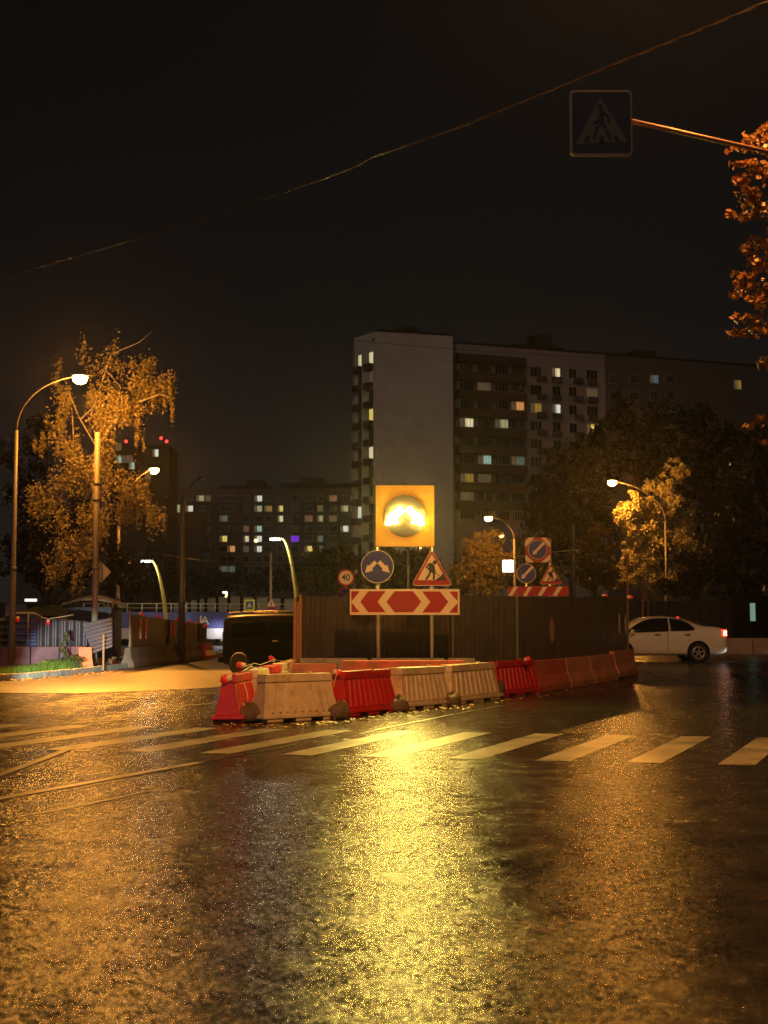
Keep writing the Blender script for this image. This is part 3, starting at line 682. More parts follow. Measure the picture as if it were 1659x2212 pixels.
def curved_lamp2(*a):
    t = curved_lamp(*a[:4], 0); b = at(*a[0], a[2]); p = at(*a[1], a[2])
    plight('lamp_bulb', (p.x-b.x, -.25, p.z-.3), a[4], (1,.92,.62), .14, t); return t
curved_lamp2((362,1330),(316,1211),96,'curved yellow-green lamp post at the left, leaning over the blue barrier wall',P_L)
curved_lamp2((648,1300),(596,1163),84,'tall curved yellow-green lamp post rising behind the left end of the brown fence',P_L*1.2)
curved_lamp2((484,1320),(488,1278),150,'small far lamp in front of the pale noise barrier',P_L*.7)
# plain poles
def pole(name, px, top, Y, r, label, m=galv, cat='pole', bands=()):
    p = at(px, top, Y); t = thing(name, label, cat, (p.x,Y,0)); MB().tube([(0,0,0),(0,0,p.z*.55),(0,0,p.z)], [r*1.15,r,r*.95], 14).build('shaft', m, t)
    for b in bands: MB().tube([(0,0,at(px,b,Y).z-.05),(0,0,at(px,b,Y).z+.05)], r*1.12, 12).build('band', darksteel, t)
    return t
tpole = pole('utility_pole', 211, 934, 48.3, .10, 'thick pale pole with a cut flat top before the birch, rhombus sign behind it', poleb, 'pole', (1045,1228,1080))
pc = at(218,1236,48.5)
rh = MB().slab([(-.36,0),(0,.38),(.36,0),(0,-.38)], 0, .02); rh.build('rhombus_sign', mat('sign_back',(.34,.26,.20),.5,.3,noise=.15), tpole, (pc.x-tpole.location.x,.16,pc.z))
MB().slab([(-.02,-.36),(.02,-.36),(.02,.36),(-.02,.36)], 0, .03).build('bracket', darksteel, tpole, (pc.x-tpole.location.x+.05,.12,pc.z))
pole('thin_pole', 585, 1195, 110, .09, 'thin pole above the triangular bend sign near the noise barrier', galv)
pole('thin_pole', 1239, 1133, 84, .07, 'thin dark pole right of the smaller sign cluster', darksteel)
pole('thin_pole', 882, 1182, 70, .05, 'thin pole rising behind the chevron board up to the arrow board', galv)
rp = mat('rust_red_pole',(.35,.08,.04),.6)
pole('thin_pole', 1355, 1198, 52, .035, 'rust red pole behind the right corner of the brown fence', rp)
pole('thin_pole', 1388, 1290, 60, .03, 'short pole behind the roof of the white car', rp)
pole('thin_pole', 1400, 1290, 62, .03, 'short dark post behind the white car, further right', darksteel)
pole('thin_pole', 786, 1186, 140, .06, 'thin far pole left of the keep-either-side disc', darksteel)
# white light box on pole
p = at(1097,1223,107.5); t = thing('light_box', 'blank bright white light box mounted beside the lamp pole', 'light box', (p.x,107.5,p.z))
MB().box((0,.12,0),(.98,.22,1.06)).build('casing', darksteel, t, bevel=.05)
MB().box((.02,-.01,0),(.84,.04,.92)).build('lit_face', mat('lit_white_face',(.9,1,1),.5,emit=(.85,1,1),es=3.0), t, bevel=.04)
MB().tube([(.4,.12,.35),(.62,.2,.38)], .03, 6).build('bracket', galv, t)
# pedestrian crossing sign hanging over the road
YP = 12.4
p = at(1299,265,YP); t = thing('pedestrian_crossing_sign', 'unlit square pedestrian crossing sign hanging from an arm high above the crossing', 'road sign', (p.x,YP,p.z), 0)
k_ = 2438.
def R4(x, z): return ((x-810)/k_, -(z-885)/k_)
def rrect(w, h, r):
    o = []
    for sx, sz, a0 in ((1,1,0),(-1,1,90),(-1,-1,180),(1,-1,270)):
        for q in range(6): a = math.radians(a0+q*18); o.append((sx*(w-r)+r*math.cos(a), sz*(h-r)+r*math.sin(a)))
    return o
dblue = mat('shade_dark_blue_film',(.012,.016,.045),.6)  # blue darkened in colour for the shaded face, as is the white below
edge_m = mat('worn_cream_edge',(.45,.30,.18),.4)
MB().slab(rrect(.285,.305,.04), 0, .05).build('sign_plate', [edge_m], t, bevel=.008)
MB().slab(rrect(.268,.288,.03), -.003, .004).build('face', [dblue], t)
dimw = mat('shade_dark_white_film',(.17,.12,.10),.6); dblue = mat('shade_dark_blue_film',(.012,.016,.045),.6)
g = MB().slab([R4(795,300),R4(225,1385),R4(1390,1325)][::1], -.008, .004); g.build('triangle', [dimw], t)
g = MB(); g.disc(*R4(780,530), .026, -.013, .003); g.stroke([R4(810,630),R4(810,900)], .045, -.013, .003)
g.stroke([R4(800,920),R4(700,1020),R4(640,1250)], .030, -.013, .003); g.stroke([R4(840,920),R4(920,1060),R4(1000,1260)], .030, -.013, .003)
g.stroke([R4(800,680),R4(740,830),R4(650,900)], .020, -.013, .003); g.stroke([R4(840,660),R4(960,740),R4(975,880)], .020, -.013, .003)
for q in ([(400,1330),(470,1200),(540,1200),(520,1330)],[(740,1340),(760,1200),(850,1200),(865,1340)],[(1110,1310),(1070,1200),(1150,1200),(1215,1310)]): g.slab([R4(*a) for a in q], -.013, .003)
g.build('walker_symbol', [dblue], t)
e1 = at(1372,263,YP+.05); e2 = at(1659,328,13.4); d_ = e2-e1; e3 = e1+d_*2.6
o_ = t.location
armm = mat('orange_brown_painted_arm',(.45,.20,.10),.45,.2)
MB().tube([(e1.x-o_.x-.1,e1.y-o_.y,e1.z-o_.z+.02),(e3.x-o_.x,e3.y-o_.y,e3.z-o_.z)], .021, 12).build('arm', armm, t)
MB().tube([(e3.x-o_.x,e3.y-o_.y,-o_.z),(e3.x-o_.x,e3.y-o_.y,e3.z-o_.z+.3)], [.09,.07], 14).build('post', galv, t)
# wires
wirem = mat('cable_sheath',(.035,.02,.010),.25,.4)
pts = [(-260,690),(0,603),(300,515),(500,452),(730,375),(815,336),(870,318),(945,292),(1035,258),(1130,220),(1225,182),(1325,140),(1425,100),(1560,45),(1700,-15)]
base = [at(x, y, 24-(x+260)/1960*10.5) for x, y in pts]
def crv(pts, n):
    o = []
    for i in range(len(pts)-1):
        p0 = pts[max(i-1,0)]; p1, p2 = pts[i], pts[i+1]; p3 = pts[min(i+2,len(pts)-1)]
        for k in range(n):
            t = k/n; o.append(.5*((2*p1)+(p2-p0)*t+(2*p0-5*p1+4*p2-p3)*t*t+(3*p1-p0-3*p2+p3)*t**3))
    o.append(pts[-1]); return o
cc_ = crv(base, 48); ln = 0; tw = [[], []]
for i, p in enumerate(cc_):
    if i: ln += (p-cc_[i-1]).length
    for s_ in (0,1):
        a = ln/.36*PI+s_*PI; tw[s_].append(p+Vector((-.3,.95,0)).normalized()*.011*math.cos(a)+Vector((0,0,1))*.011*math.sin(a))
tag(MB().tube(tw[0], .005, 6).tube(tw[1], .005, 6).build('twisted_overhead_cable', wirem), 'twisted overhead cable climbing across the night sky to the upper right, glinting in dashes', 'cable')
def wire(name, a, b, sag, label, r=.012, m=None, n=16):
    pts = [Vector(a).lerp(Vector(b), k/n)-Vector((0,0,sag*4*(k/n)*(1-k/n))) for k in range(n+1)]
    tag(MB().tube(pts, r, 5).build(name, m or wirem), label, 'cable', 'overhead wires')
wire('overhead_wire', at(255,1178,76), at(760,1215,70), .5, 'wire running from behind the birch across the far apartment block', .02)
wire('overhead_wire', at(1145,1192,60), at(1260,1186,62), .05, 'short wire between the smaller sign cluster and the dark trees', .016, cordm)
wire('overhead_wire', at(970,1195,66), at(1145,1192,60), .25, 'thin wire right of the worker triangle', .012)
wire('overhead_wire', at(540,712,60), at(1560,780,75), .3, 'faint wire passing over the apartment block roofs', .012, darksteel)
wire('overhead_wire', at(-60,1055,46.3), at(27,990,46.3), .15, 'wire at the left edge tied to the left lamp pole', .014)
# ------------------------------------------------------------------ apartment buildings
def wmat(n, c, e): return mat('window_'+n, c, .3, emit=c, es=e)
WL = {'w':wmat('white',(.92,.93,.75),.70),'y':wmat('yellow',(1,.75,.18),.7),'yw':wmat('cream',(1,.85,.5),.7),'g':wmat('greenish',(.85,.85,.42),.30),'c':wmat('cyan',(.55,.85,.68),.42),
 'o':wmat('orange',(1,.42,.12),.6),'p':wmat('violet',(.22,.02,.9),.7),'d':wmat('dim',(.8,.6,.36),.04),'dr':wmat('dim_red',(1,.4,.25),.09),'dg':wmat('dim_green',(.5,.8,.6),.09),'dc':wmat('dim_cyan',(.4,.7,.75),.12),'dy':wmat('dim_yellow',(1,.6,.1),.18)}
glass = mat('dark_glass',(.012,.011,.010),.25); frame = mat('pale_window_frame',(.30,.27,.24),.6)
WM = {}
def win_mesh(w_, h_, lit, mull, fr=.09):
    key = (w_, h_, lit, mull)
    if key in WM: return WM[key]
    b = MB(); b.box((0,0,0),(w_,.10,h_),0)
    b.slab([(-w_/2+fr,-h_/2+fr),(w_/2-fr,-h_/2+fr),(w_/2-fr,h_/2-fr),(-w_/2+fr,h_/2-fr)], -.06, .02, 1)
    for k in range(1, mull+1):
        x = -w_/2+w_*k/(mull+1); b.box((x,-.075,0),(fr*.75,.04,h_-fr),0)
    if lit and lit in WL and lit[0] != 'p' and w_ > 1.3:   # half drawn curtain
        b.slab([(-w_/2+fr,-h_/2+fr),(-w_/2+w_*.42,-h_/2+fr),(-w_/2+w_*.38,h_/2-fr),(-w_/2+fr,h_/2-fr)], -.065, .004, 2)
    me_o = b.build('window', [frame, WL[lit] if lit else glass, WL['d'] if lit else glass]); WM[key] = me_o.data; bpy.data.objects.remove(me_o); return WM[key]
def place(par, name, me, p, rz):
    o = bpy.data.objects.new(name, me); COL.objects.link(o); o.parent = par; o.location = p; o.rotation_euler = (0,0,rz); return o
class Facade:
    def __init__(s, a, b, par): s.a = Vector((*a,0)); s.b = Vector((*b,0)); s.d = (s.b-s.a).normalized(); s.n = Vector((s.d.y,-s.d.x,0)); s.rz = math.atan2(s.d.y,s.d.x); s.par = par
    def hit(s, px, py):
        u = (px-CX)/F; k = (u*s.a.y-s.a.x)/(s.d.x-u*s.d.y); p = s.a+s.d*k; return k, at(px,py,p.y).z
    def loc(s, k, z, out=0): p = s.a+s.d*k+s.n*out-s.par.location; return Vector((p.x,p.y,z))
    def win(s, px, py, w_, h_, lit=None, mull=2, out=.03): k, z = s.hit(px,py); return place(s.par,'window',win_mesh(w_,h_,lit,mull),s.loc(k,z,out),s.rz)
def wallbox(par, name, a, b, depth, z0, z1, m):
    a = Vector((*a,0)); b = Vector((*b,0)); d = (b-a).normalized(); n = Vector((-d.y,d.x,0)); c_ = (a+b)/2+n*depth/2-par.location
    return MB().box((0,0,0),((b-a).length,depth,z1-z0)).build(name, m, par, (c_.x,c_.y,(z0+z1)/2), math.atan2(d.y,d.x))
towm = mat('pale_tower_render',(.68,.585,.54),.9,noise=.05,nscale=.25,dirt=(.30,.24,.21),dscale=.12,damt=.35)
towside = mat('grey_side_render',(.74,.63,.52),.9,noise=.06,nscale=.4)
balc = mat('dark_balcony_panel',(.06,.045,.045),.8,noise=.2); redband = mat('maroon_loggia_band',(.085,.038,.035),.8,noise=.25,nscale=.8,stretch=(.2,1,1))
acm = mat('ac_box',(.09,.07,.07),.7)
roofm = mat('dark_roofing',(.03,.028,.028),.9)
T0, T1, T2 = (-1.2,200.), (10.2,203.3), (-4.4,204.7); ZT = at(812,716,200).z
tw_ = thing('apartment_tower', 'tall pale apartment tower end wall behind the arrow board, narrow side with small balconies', 'building', (3,206,0))
Bk = (9.6,222.); Bk2 = (-5.2,222.)
poly = [T2,T0,T1,Bk,Bk2]; n = len(poly); o_ = tw_.location
wv = [(x-o_.x,y-o_.y,0) for x,y in poly]+[(x-o_.x,y-o_.y,ZT) for x,y in poly]
MB().add(wv, [tuple(reversed(range(n))), tuple(range(n,2*n))]+[(i,(i+1) % n,(i+1) % n+n,i+n) for i in range(n)], 0).build('wall', [towm], tw_)
fs_ = Facade(T2, T0, tw_)
MB().add([fs_.loc(.0,0,.01),fs_.loc(5.68,0,.01),fs_.loc(5.68,ZT-.02,.01),fs_.loc(.0,ZT-.02,.01)],[(0,1,2,3)]).build('side_render', [towside], tw_)
MB().box((0,0,0),(11.6,.4,.35)).build('parapet', roofm, tw_, (4.4-o_.x,201.75-o_.y,ZT+.17), math.atan2(3.3,11.4))
MB().box((0,0,0),(4.0,4,1.7)).build('lift_house', roofm, tw_, (at(876,700,208).x-o_.x,208-o_.y,ZT+1.1))
MB().box((0,0,0),(6.5,4,.8)).build('roof_vent', roofm, tw_, (at(850,705,209).x-o_.x,209-o_.y,ZT+.6))
lit = {(0,0):'yw',(0,1):'yw',(1,1):'d',(3,1):'y',(5,1):'yw',(8,0):'w',(9,0):'d'}
for r_ in range(12):
    for c_, (px, py, w_) in enumerate(((778,780,.95),(802.5,774,1.15))):
        y = py+r_*41.0
        fs_.win(px, y, w_, 1.95, lit.get((r_,c_)), 1)
        k, z = fs_.hit(px-3.5, y+19.5)
        b = MB().box((0,0,0),(1.75,.7,.95)); b.build('balcony', balc, tw_, fs_.loc(k,z,.36), fs_.rz)
MB().box((0,0,0),(.3,.3,.25)).build('vent_grille', darksteel, tw_, fs_.loc(5.2,ZT-1.1,.1), fs_.rz)
# long wing
W0 = (10.9,207.0); W1 = (61.6,226.); wg = thing('apartment_block', 'long apartment block with dark maroon loggias and rows of windows right of the pale tower', 'building', (30,216,0))
dW = (Vector(W1)-Vector(W0)).normalized()
fw = Facade(W0, W1, wg); ZW = at(1310,766,fw.loc(fw.hit(1310,766)[0],0).y+wg.location.y).z
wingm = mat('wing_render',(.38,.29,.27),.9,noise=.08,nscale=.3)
kA, kB, kC, kD = fw.hit(1130,900)[0], fw.hit(1312,900)[0], fw.hit(1482,900)[0], fw.hit(1700,900)[0]
def seg(name, k0, k1, out, z0, z1, m, depth=12):
    a = fw.a+fw.d*k0+fw.n*out; b = fw.a+fw.d*k1+fw.n*out; return wallbox(wg, name, (a.x,a.y), (b.x,b.y), depth, z0, z1, m)
seg('wall', 0, kB, 0, 0, ZW, wingm)
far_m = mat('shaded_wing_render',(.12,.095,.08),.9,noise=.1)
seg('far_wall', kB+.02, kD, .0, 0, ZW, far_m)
seg('roof_edge', 0, kD, .15, ZW+.005, ZW+.3, roofm)
b1 = fw.loc(fw.hit(1195,745)[0], ZW+1.5, -4); MB().box((0,0,0),(2.8,3,3)).build('lift_house', roofm, wg, b1, fw.rz)
MB().box((0,0,0),(9,3,.9)).build('roof_vent', roofm, wg, fw.loc(fw.hit(1185,745)[0], ZW+.75, -4), fw.rz)
MB().box((0,0,0),(4,3,1.6)).build('lift_house', roofm, wg, fw.loc(fw.hit(1420,760)[0], ZW+1.0, -4), fw.rz)
litA = {(1,1):'d',(2,3):'o',(3,0):'yw',(3,2):'g',(5,1):'c',(5,3):'dg',(6,1):'d',(6,0):'dy',(7,0):'d'}
rowA = [365,475,590,705,822,935,1053,1168,1283]
def z6(x, y): return (x/1.58+1350)/1.85171, (y/1.58+1250)/1.85171
for r_, zy in enumerate(rowA):
    for c_, zx in enumerate((808,920,1030,1132)):
        px, py = z6(zx, zy+ (zx-960)*.03); k, z = fw.hit(px, py)
        m_ = litA.get((r_,c_))
        place(wg, 'window', win_mesh(2.25, 1.45, m_, 4 if c_ % 2 else 3, .10), fw.loc(k, z, .75), fw.rz)
    px, py = z6(960, zy-58); k, z = fw.hit(px, py)
    MB().box((0,0,0),(kA+.5,1.3,1.3)).build('loggia_band', redband, wg, fw.loc(kA/2, z, .65), fw.rz)
litB = {(0,1):'yw',(2,1):'w',(2,0):'dy',(3,3):'y',(5,2):'dg',(1,3):'d'}
rowB = [383,497,612,725,838,950,1062,1175,1288]
for r_, zy in enumerate(rowB):
    for c_, (zx, w_) in enumerate(((1262,2.0),(1393,1.45),(1497,1.4),(1621,2.0))):
        px, py = z6(zx, zy+(zx-1400)*.055); k, z = fw.hit(px, py)
        place(wg, 'window', win_mesh(w_, 1.6, litB.get((r_,c_)), 2 if w_ > 1.5 else 1), fw.loc(k, z, .03), fw.rz)
        k, z = fw.hit(*z6(zx+(34 if c_ in (0,2) else 0), zy+(zx-1400)*.055+44)); MB().box((0,0,0),(1.5,.55,.85)).build('balcony', acm, wg, fw.loc(k, z, .28), fw.rz)
def z7(x, y): return (x/1.707+2100)/1.85171, (y/1.707+1300)/1.85171
for r_, zy in enumerate((370,485,600,715,830)):
    for c_, zx in enumerate((620,760,900,1010)):
        px, py = z7(zx, zy); k, z = fw.hit(px, py); l_ = {(0,2):'dc',(2,3):'dc'}.get((r_,c_))
        if (r_,c_) == (2,3): l_ = 'dg'
        place(wg, 'window', win_mesh(1.6, 1.4, l_, 3), fw.loc(k, z, .05), fw.rz)
k, z = fw.hit(*z7(1475,408)); place(wg, 'window', win_mesh(1.5, 1.6, 'dy', 1), fw.loc(k, z, .05), fw.rz)
# far block
F0, F1 = (-62.,372.), (-6.5,366.); fb_ = thing('apartment_block', 'far wide apartment block with many small lit windows, left of the pale tower', 'building', (-34,372,0))
ff = Facade(F0, F1, fb_); ZF = at(600,1056,369).z
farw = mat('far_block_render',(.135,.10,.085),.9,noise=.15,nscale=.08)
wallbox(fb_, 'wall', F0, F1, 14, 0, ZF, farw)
farw2 = mat('far_block_loggias',(.085,.065,.055),.9,noise=.1)
for x0, x1 in ((425,525),(635,735)):
    k0, k1 = ff.hit(x0,1200)[0], ff.hit(x1,1200)[0]
    a = ff.a+ff.d*k0+ff.n*.6; b = ff.a+ff.d*k1+ff.n*.6; wallbox(fb_, 'loggia_bay', (a.x,a.y), (b.x,b.y), .58, 0, ZF-3.4, farw2)
for px, w_, h_ in ((545,4.5,2.6),(668,5,3.2),(520,14,1.2),(650,12,1.8),(700,9,1.4),(745,3.5,1.6)):
    MB().box((0,0,0),(w_,5,h_)).build('roof_house', roofm, fb_, ff.loc(ff.hit(px,1050)[0], ZF+h_/2, -5), ff.rz)
cols = [360,445,525,580,690,745,845,928,998,1083,1190,1285,1365,1455,1532,1595]
LF = {(0,2):'g',(0,3):'d',(0,7):'w',(1,0):'g',(1,1):'w',(1,7):'g',(1,8):'dy',(1,9):'y',(1,12):'d',(1,14):'g',(1,15):'y',(2,9):'yw',(2,11):'dr',(2,12):'g',(2,13):'d',(2,1):'d',(3,7):'c',(3,14):'w',(3,6):'dr',(4,4):'y',(4,6):'yw',(4,7):'w',(4,10):'p',
 (5,1):'yw',(5,5):'o',(5,6):'d',(5,7):'w',(5,11):'y',(6,0):'yw',(6,1):'d',(6,2):'yw',(7,2):'y',(7,0):'d',(7,5):'dg',(7,4):'dg',(8,2):'d',(9,2):'d',(0,13):'dr',(0,15):'o',(4,12):'dc',(2,4):'dg',(2,0):'dg',(5,12):'dg'}
restw = MB(); cnt = 0
def z8(x, y): return (x/1.746+500)/1.85171, (y/1.746+1850)/1.85171
for r_ in range(11):
    for c_, zx in enumerate(cols):
        px, py = z8(zx, 252+r_*70.5); k, z = ff.hit(px, py)
        if z < 1: continue
        l_ = LF.get((r_,c_)); w_ = 2.2 if c_ % 3 else 1.6; h_ = 1.75
        out = .75 if (425 <= px <= 525 or 635 <= px <= 735) else .06
        if l_ or (r_ < 5 and cnt < 55):
            if not l_: cnt += 1
            place(fb_, 'window', win_mesh(w_, h_, l_, 2, .12), ff.loc(k, z, out), ff.rz)
        else:
            p = ff.loc(k, z, out); c2_, s2_ = math.cos(ff.rz), math.sin(ff.rz)
            restw.box(p, (w_,.1,h_), 0, ff.rz)
            restw.box((p.x-s2_*-.0+ff.n.x*.06, p.y+ff.n.y*.06, p.z), (w_-.3,.05,h_-.3), 1, ff.rz)
tag(restw.build('windows', [frame, glass], fb_), kind='stuff')
# tall block behind the birch with red beacons
tb = thing('apartment_tower', 'dark tower behind the birch with red beacon lights on its roof', 'building', (at(300,1100,300).x,300,0))
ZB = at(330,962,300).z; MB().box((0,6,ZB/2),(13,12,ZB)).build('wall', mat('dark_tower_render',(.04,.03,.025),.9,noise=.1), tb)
rb = mat('lit_red_beacon',(1,.05,.03),.4,emit=(1,.05,.03),es=3)
for px, py in ((268.8,951),(345,944),(357,951)):
    p = at(px, py, 299); l_ = p-tb.location; 
    MB().tube([(l_.x,1,ZB),(l_.x,1,p.z-.3)], .06, 5).build('beacon_mast', darksteel, tb); MB().lathe([(0,-.35),(.3,-.2),(.33,0),(.3,.2),(0,.35)], (l_.x,.9,p.z), 8).build('beacon', rb, tb)
for (sx,sy,l_) in ((983,1010,'d'),(1290,1062,'w'),(985,1113,'c'),(1040,1113,'d'),(1078,1110,'d'),(1092,1168,'c'),(1225,1250,'d')):
    px, py = (sx/2.0737)/1.85171, (sy/2.0737+1300)/1.85171; p = at(px, py, 299.9)-tb.location; place(tb, 'window', win_mesh(1.4,1.7,l_,1), (p.x,-.1,p.z), 0)
# lower dark building, left of the far block, so its lit windows stand on a wall
lb = thing('apartment_block', 'dark low block behind the birch with a few dim lit windows', 'building', (at(230,1200,340).x,340,0))
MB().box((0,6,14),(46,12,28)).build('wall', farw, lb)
for (sx,sy,l_) in ((1462,1522,'g'),(1258,1603,'yw'),(1365,1600,'y'),(1245,1698,'w'),(1065,1850,'c'),(1375,1690,'dg'),(1150,1690,'d')):
    px, py = (sx/2.0737)/1.85171, (sy/2.0737+1300)/1.85171; p = at(px, py, 339.9)-lb.location
    if abs(p.x) < 22: place(lb, 'window', win_mesh(2.0,2.0,l_,2), (p.x,-.1,p.z), 0)
# ------------------------------------------------------------------ trees
def leaf_mesh(clumps, size, droop=0, aspect=1.5, spread=.13, per=45):
    """clumps: (center Vector, (rx,ry,rz), n). many small leaf faces scattered through each clump, thinner towards its edge"""
    P = []
    for c, r, n in clumps:
        # sub-clusters give light and dark tufts
        k = max(3, n//per); cen = RNG.normal(0, .45, (k,3)); cen /= np.maximum(1, np.linalg.norm(cen, axis=1)/.95)[:,None]
        idx = RNG.integers(0, k, n); q = cen[idx]+RNG.normal(0, spread, (n,3))*np.array([1,1,1+droop])-np.abs(RNG.normal(0,.12*droop,(n,1)))*np.array([0,0,1])
        P.append(np.array(c)[None,:]+q*np.array(r)[None,:])
    P = np.concatenate(P); P = P[P[:,2] > .05]; n = len(P)
    a = RNG.normal(0,1,(n,3)); a /= np.linalg.norm(a,axis=1)[:,None]; b = np.cross(a, RNG.normal(0,1,(n,3))); b /= np.linalg.norm(b,axis=1)[:,None]
    s = size*RNG.uniform(.6,1.25,(n,1)); V = np.empty((n,4,3)); V[:,0] = P-a*s*aspect*.5; V[:,1] = P+b*s*.42; V[:,2] = P+a*s*aspect*.5; V[:,3] = P-b*s*.42
    me = bpy.data.meshes.new('crown'); me.vertices.add(n*4); me.vertices.foreach_set('co', V.reshape(-1)); me.loops.add(n*4); me.loops.foreach_set('vertex_index', np.arange(n*4)); me.polygons.add(n)
    me.polygons.foreach_set('loop_start', np.arange(0,n*4,4)); me.polygons.foreach_set('loop_total', np.full(n,4)); me.update(calc_edges=True); return me
bark = mat('bark',(.07,.05,.035),.9,noise=.3,nscale=6,bump=.6,bscale=14); birchbark = mat('birch_bark',(.42,.34,.26),.7,dirt=(.04,.03,.02),dscale=5,damt=.9)
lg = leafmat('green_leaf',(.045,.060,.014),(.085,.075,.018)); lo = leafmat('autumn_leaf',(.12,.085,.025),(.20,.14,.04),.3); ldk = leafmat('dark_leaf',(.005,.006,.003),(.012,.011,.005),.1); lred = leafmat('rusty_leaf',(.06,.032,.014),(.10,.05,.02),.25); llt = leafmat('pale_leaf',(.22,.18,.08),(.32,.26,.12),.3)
def tree(name, label, Y, trunkpx, clumps, size, lm, bm=bark, r=.16, limbs=(), cat='tree', group=None, droop=0, aspect=1.5, trunk=True, spread=.13, per=45):
    """trunkpx: photo position of the stem foot; clumps: (px,py,rx_px,ry_px,n,dY)"""
    s = F/Y; bx = at(trunkpx, 1342, Y).x; t = thing(name, label, cat, (bx,Y,0), 0, group); C = []
    for cl in clumps:
        px, py, rx, ry, n = cl[:5]; dY = cl[5] if len(cl) > 5 else 0
        p = at(px, py, Y+dY)-t.location; k = (Y+dY)/F
        C.append(((p.x,p.y,p.z), (rx*k, (rx+ry)*.5*k*.9, ry*k), n))
    me = leaf_mesh(C, size, droop, aspect, spread, per); me.materials.append(lm)
    o = bpy.data.objects.new('crown', me); COL.objects.link(o); o.parent = t
    b = MB(); top = max(c[0][2] for c in C)
    if trunk:
        xs = C[int(np.argmax([c[0][2] for c in C]))][0]
        b.tube([(0,0,-.1),(xs[0]*.1,xs[1]*.1,top*.3),(xs[0]*.4+.1,xs[1]*.4,top*.62),(xs[0]*.8,xs[1]*.8,top*.97)], [r*1.3,r,r*.7,r*.2], 10)
        for c in (C[:14] if name != 'maple_tree' else C[-7:]):
            z0 = max(.3, min(c[0][2]*.55, top*.6)); st = Vector((xs[0]*.3*z0/top, xs[1]*.3*z0/top, z0)); en = Vector(c[0]); mid = st.lerp(en,.5)+Vector((0,0,.12*(en-st).length))
            b.tube([st, mid, en], [r*.45,r*.28,r*.08], 6)
    for l_ in limbs:
        pts = [at(x, y, Y+dy)-t.location for x, y, dy in l_[0]]; b.tube(pts, [l_[1]*(1-.8*k/(len(pts)-1)) for k in range(len(pts))], 7)
    b.build('trunk', bm, t); return t
# big birch on the left, lit by the left lamp
tree('birch_tree', 'tall drooping birch on the left, its foliage lit golden by the street lamp', 50.5, 222, [
 (250,860,52,38,1500,0),(318,832,52,24,1500,.5),(358,845,30,34,850,.3),(372,862,14,30,260,.2),(275,885,40,26,1300,-.2),(225,915,34,32,1000,0),(232,975,26,45,700,0),(302,925,11,38,260,0),(330,868,12,20,160,0),
 (140,865,36,46,520,.8),(125,920,28,40,480,.6),(145,965,36,34,800,.4),(92,955,20,26,260,.8),(190,1010,50,36,800,0),(150,1045,62,36,900,.5),(98,1062,52,34,560,.7),(250,1045,48,36,900,.3),
 (300,1080,38,46,900,.5),(335,1110,22,42,420,.4),(262,1100,44,38,800,.2),(200,1110,48,40,800,0),(130,1115,56,38,520,.5),(75,1105,26,30,240,.8),(150,1180,46,46,700,.3),(185,1175,34,40,500,.2),(125,1215,34,36,380,.4),(165,1240,26,36,300,.3),(210,1145,36,36,400,0),
 (190,845,30,36,260,.8),(250,780,46,42,420,1.2),(170,775,48,40,150,1.6),(300,790,42,26,380,.9),(120,800,34,36,160,1.6)], .082, leafmat('birch_leaf',(.27,.22,.09),(.42,.31,.14),.35), birchbark, .16,
 limbs=[([(200,990,0),(228,938,-.2),(262,893,-.2),(300,868,-.1),(345,852,.1),(378,860,.1)],.085),([(205,960,.2),(170,900,.5),(150,850,.6),(135,810,.8)],.03),([(225,900,.2),(262,838,.6),(225,795,.8),(252,765,1)],.03),([(195,900,.4),(240,765,.8),(300,740,1),(330,715,1)],.03),([(205,1000,0),(205,1100,.1),(207,1200,.1),(210,1330,.1)],.13),([(150,1040,.5),(160,960,.5),(155,880,.5)],.06),([(175,905,.5),(212,870,.6),(250,845,.4)],.04)], droop=1.6, trunk=False)
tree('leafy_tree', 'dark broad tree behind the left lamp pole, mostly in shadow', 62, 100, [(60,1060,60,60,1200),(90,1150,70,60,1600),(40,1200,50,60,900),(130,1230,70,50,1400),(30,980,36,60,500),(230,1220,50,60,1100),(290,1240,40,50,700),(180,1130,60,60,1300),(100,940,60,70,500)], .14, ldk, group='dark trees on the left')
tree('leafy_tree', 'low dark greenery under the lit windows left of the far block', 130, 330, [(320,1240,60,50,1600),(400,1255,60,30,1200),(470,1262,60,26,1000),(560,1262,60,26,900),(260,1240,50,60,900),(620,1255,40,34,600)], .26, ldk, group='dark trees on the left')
# middle trees behind the signs
tree('leafy_tree', 'brownish tree just left of the keep-either-side disc', 120, 705, [(700,1215,40,36,1800),(680,1250,46,34,1600),(730,1245,40,34,1600),(745,1200,26,34,800),(660,1235,24,34,500),(770,1240,26,34,700)], .22, lg, group='trees behind the fence')
tree('leafy_tree', 'amber lit bushy tree seen between the disc and the worker triangle', 88, 850, [(855,1235,36,36,2200),(830,1215,30,34,1500),(880,1225,34,38,2000),(915,1210,30,36,1500),(810,1255,30,30,1100),(930,1240,34,34,1200),(870,1260,48,22,1500)], .17, lo, group='trees behind the fence')
tree('leafy_tree', 'amber lit bush below the lamp with the white box', 113, 1030, [(1030,1195,36,36,2000),(1060,1230,44,34,2400),(1010,1240,40,34,2200),(1080,1195,30,40,1400),(1040,1262,50,22,1600),(990,1262,30,22,900),(1050,1160,30,26,700)], .18, lo, group='trees behind the fence')
tree('leafy_tree', 'dim tree right behind the smaller sign cluster', 120, 1140, [(1128,1180,24,36,900),(1150,1210,36,50,1500),(1130,1250,44,34,1500),(1190,1245,44,36,1500)], .2, lg, group='trees behind the fence')
